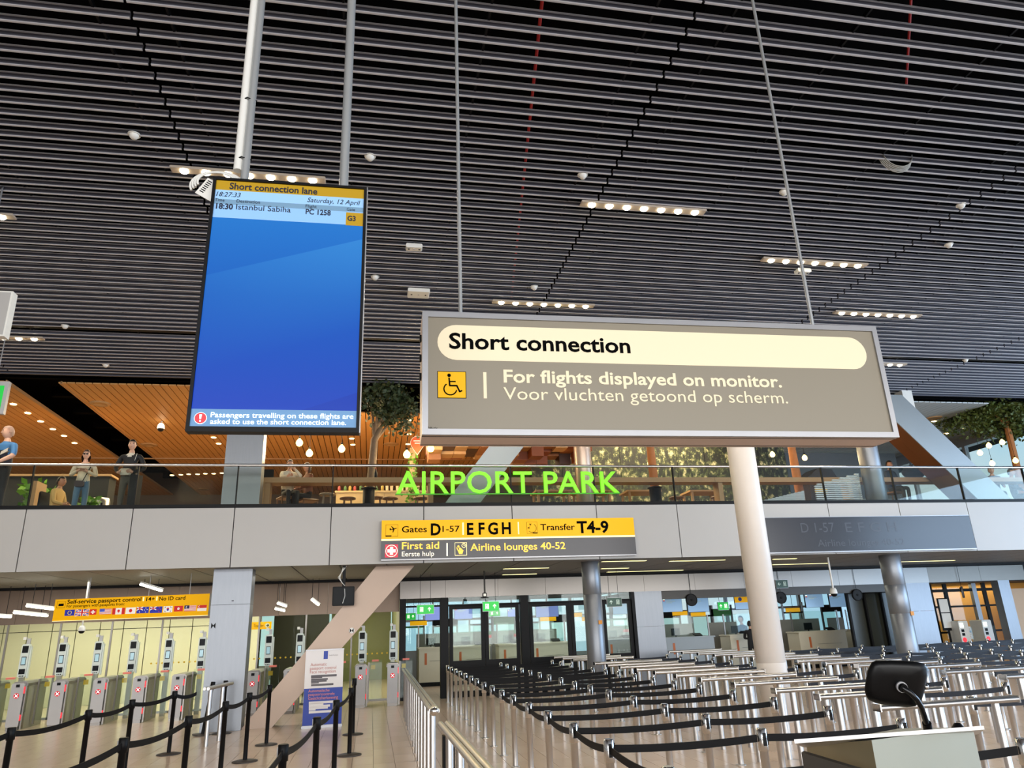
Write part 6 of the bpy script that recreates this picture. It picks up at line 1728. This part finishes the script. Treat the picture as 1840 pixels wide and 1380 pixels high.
# ---------------------------------------------------------------- fixtures on the hall ceiling
M_STRIP = mat('strip_housing', (190, 176, 160), .4, .2)
LP = MB().lathe([(0, -.03), (.04, -.026), (.055, -.008), (.055, 0)], 14).mesh('lamp', M_LAMP)
STR = [(2.76, 4.64, 8.37, 'ceiling lamp strip right of the middle, seven lamps in a row'), (6.22, 8.17, 9.6, 'ceiling lamp strip crossed by the right sign rod'), (2.03, 3.96, 11.69, 'ceiling lamp strip just above the big grey sign'),
       (8.8, 10.74, 11.46, 'ceiling lamp strip right of the big grey sign'), (-2.61, -.72, 8.28, 'ceiling lamp strip behind the top of the blue monitor'), (-8.3, -6.36, 14.28, 'lower ceiling lamp strip at the left picture edge'),
       (-6.85, -4.96, 9.7, 'upper ceiling lamp strip at the left picture edge'), (10.6, 12.53, 14.15, 'ceiling lamp strip peeping out beside the right end of the sign')]
for a, b, y, lb in STR:
    t = thing('lamp_strip', lb, 'lamp', ((a + b) / 2, y, ZC), 0, 'lamp strips on the slatted ceiling')
    L = (b - a) / 2
    MB().bbox(-L, L, -.06, .06, -.035, -.002, .01).build('housing', M_STRIP, t)
    for k in range(7):
        place('lamp', LP, t, (-L + (k + .62) * 2 * L / 7.25, 0, -.035))
    ld = bpy.data.lights.new('strip_light', 'AREA'); ld.shape = 'RECTANGLE'; ld.size = 2 * L; ld.size_y = .1; ld.energy = 60; ld.color = (1, .88, .72)
    lo = bpy.data.objects.new('strip_light', ld); COL.objects.link(lo); lo.parent = t; lo.location = (0, 0, -.09)
def detector(px, py, label):
    p = onz(px, py, ZC)
    t = thing('smoke_detector', label, 'detector', (p.x, p.y, ZC), 0, 'small white detectors on the ceiling')
    MB().lathe([(.0, -.05), (.03, -.048), (.05, -.02), (.055, 0)], 12).build('sensor', M_WHITE, t); MB().lathe([(.07, 0), (.07, .012)], 12).build('mounting_plate', M_WHITE, t)
for px, py, lb in ((241, 243, 'small white detector between the left slats'), (665, 282, 'small white detector right of the second monitor pole'), (1047, 315, 'small white detector above the middle lamp strip'), (1409, 345, 'small white detector left of the right sign rod'),
                   (1727, 369, 'small white detector near the right edge of the ceiling'), (674, 498, 'small white detector just right of the blue monitor'), (960, 516, 'small white detector above the big grey sign'), (117, 586, 'small white detector left of the blue monitor'),
                   (1735, 647, 'small white detector low on the right ceiling'), (1705, 440, 'small white detector right of the lamp strips'), (190, 656, 'small white detector near the front edge of the slats')):
    detector(px, py, lb)
def hang_box(px, py, w, d, h, drop, label, name='sensor_box', cat='sensor'):
    p = onz(px, py, ZC - drop)
    t = thing(name, label, cat, (p.x, p.y, ZC - drop))
    MB().bbox(-w / 2, w / 2, -d / 2, d / 2, 0, h, .015).build('housing', M_WHITE, t); MB().tube([(0, 0, h), (0, 0, drop + .02)], .01, 6).build('rod', M_ALU, t)
    for dx in (-w * .32, 0, w * .32): MB().lathe([(0, -.006), (.014, -.005), (.016, 0)], 8, (dx, 0, 0)).build('lens', M_SCR if dx else M_GREYP, t)
hang_box(744, 448, .25, .12, .07, .1, 'white sensor box hanging beside the left sign rod')
hang_box(752, 530, .38, .26, .07, .08, 'rounded white wireless box on the ceiling above the sign corner', 'wireless_box', 'router')
hang_box(1443, 491, .25, .12, .07, .1, 'white sensor box under the lamp strip by the right rod')
p = onz(1612, 290, ZC)
t = thing('cable_coil', 'coil of white cable hanging between the slats', 'cable', (p.x, p.y, ZC))
for k in range(5):
    MB().tube([(.22 * math.cos(i * math.pi / 10) * (1 + .03 * k), .015 * k - .03, .1 + (.2 + .012 * k) * math.sin(-i * math.pi / 10)) for i in range(11)], .007, 6).build('cable_turn', mat('cable_grey', (150, 148, 140), .5), t)
p = onz(4, 540, 6.4)
t = thing('white_panel_sign', 'edge of a white hanging panel cut off by the left picture edge', 'sign', (ony(0, 600, 9.0).x - .35, 9.0, ony(0, 590, 9.0).z))
MB().box(-.45, .40, 0, .12, -.1, .50).build('housing', M_WHITE, t); MB().box(-.43, .38, -.006, 0, -.08, .48).build('face_panel', M_FASCIA, t); MB().tube([(0, .06, .5), (0, .06, ZC - t.location.z + .05)], .012, 8).build('rod', M_ALU, t)
c = ony(-3, 715, 13.0)
t = thing('green_sign', 'sliver of a green lit exit sign at the left picture edge', 'exit sign', c)
MB().box(-.35, .12, 0, .08, -.28, .3).build('housing', M_GREYP, t); MB().box(-.34, .06, -.006, 0, -.2, .22).build('face_panel', M_EXG, t); MB().tube([(-.1, .04, .3), (-.1, .04, ZC - c.z + .05)], .01, 8).build('rod', M_ALU, t)

# ---------------------------------------------------------------- lamps of the place, and added fill
def point(name, loc, e, col, r=.1):
    ld = bpy.data.lights.new(name, 'POINT'); ld.energy = e; ld.color = col; ld.shadow_soft_size = r
    lo = bpy.data.objects.new(name, ld); COL.objects.link(lo); lo.location = loc
for i, p in enumerate(BPOS):
    if i < 8: point('bulb_light', (p.x, p.y - .15, p.z - .2), 40, (1, .74, .42))
for x in (-10, -6, -2, 2, 6, 9):
    area('downlight_light', (x, 20.5, 7.2), 3, 5, 400, (1, .8, .5))
area('gate_hall_light', (-5, 21.5, 2.85), 9, 1.6, 260, (1, .98, .93))
area('gate_front_light', (-4.5, 17.4, 2.9), 9, .5, 70, (1, .97, .85))
area('desk_hall_light', (9, 23.5, 2.38), 12, 3, 70, (1, .97, .88))
area('desk_hall_light', (4, 23.5, 2.5), 5, 3, 50, (1, .97, .88))
area('soffit_light', (9, 17.3, 2.92), 14, .6, 70, (1, .95, .75))
area('mustard_light', (20, 21.9, 2.4), 3, .8, 32, (1, .86, .5))
area('gate_hall_light', (-1.2, 24.3, 2.85), 3.4, 5, 90, (1, .97, .85))  # added fill to brighten the right part of the gate hall
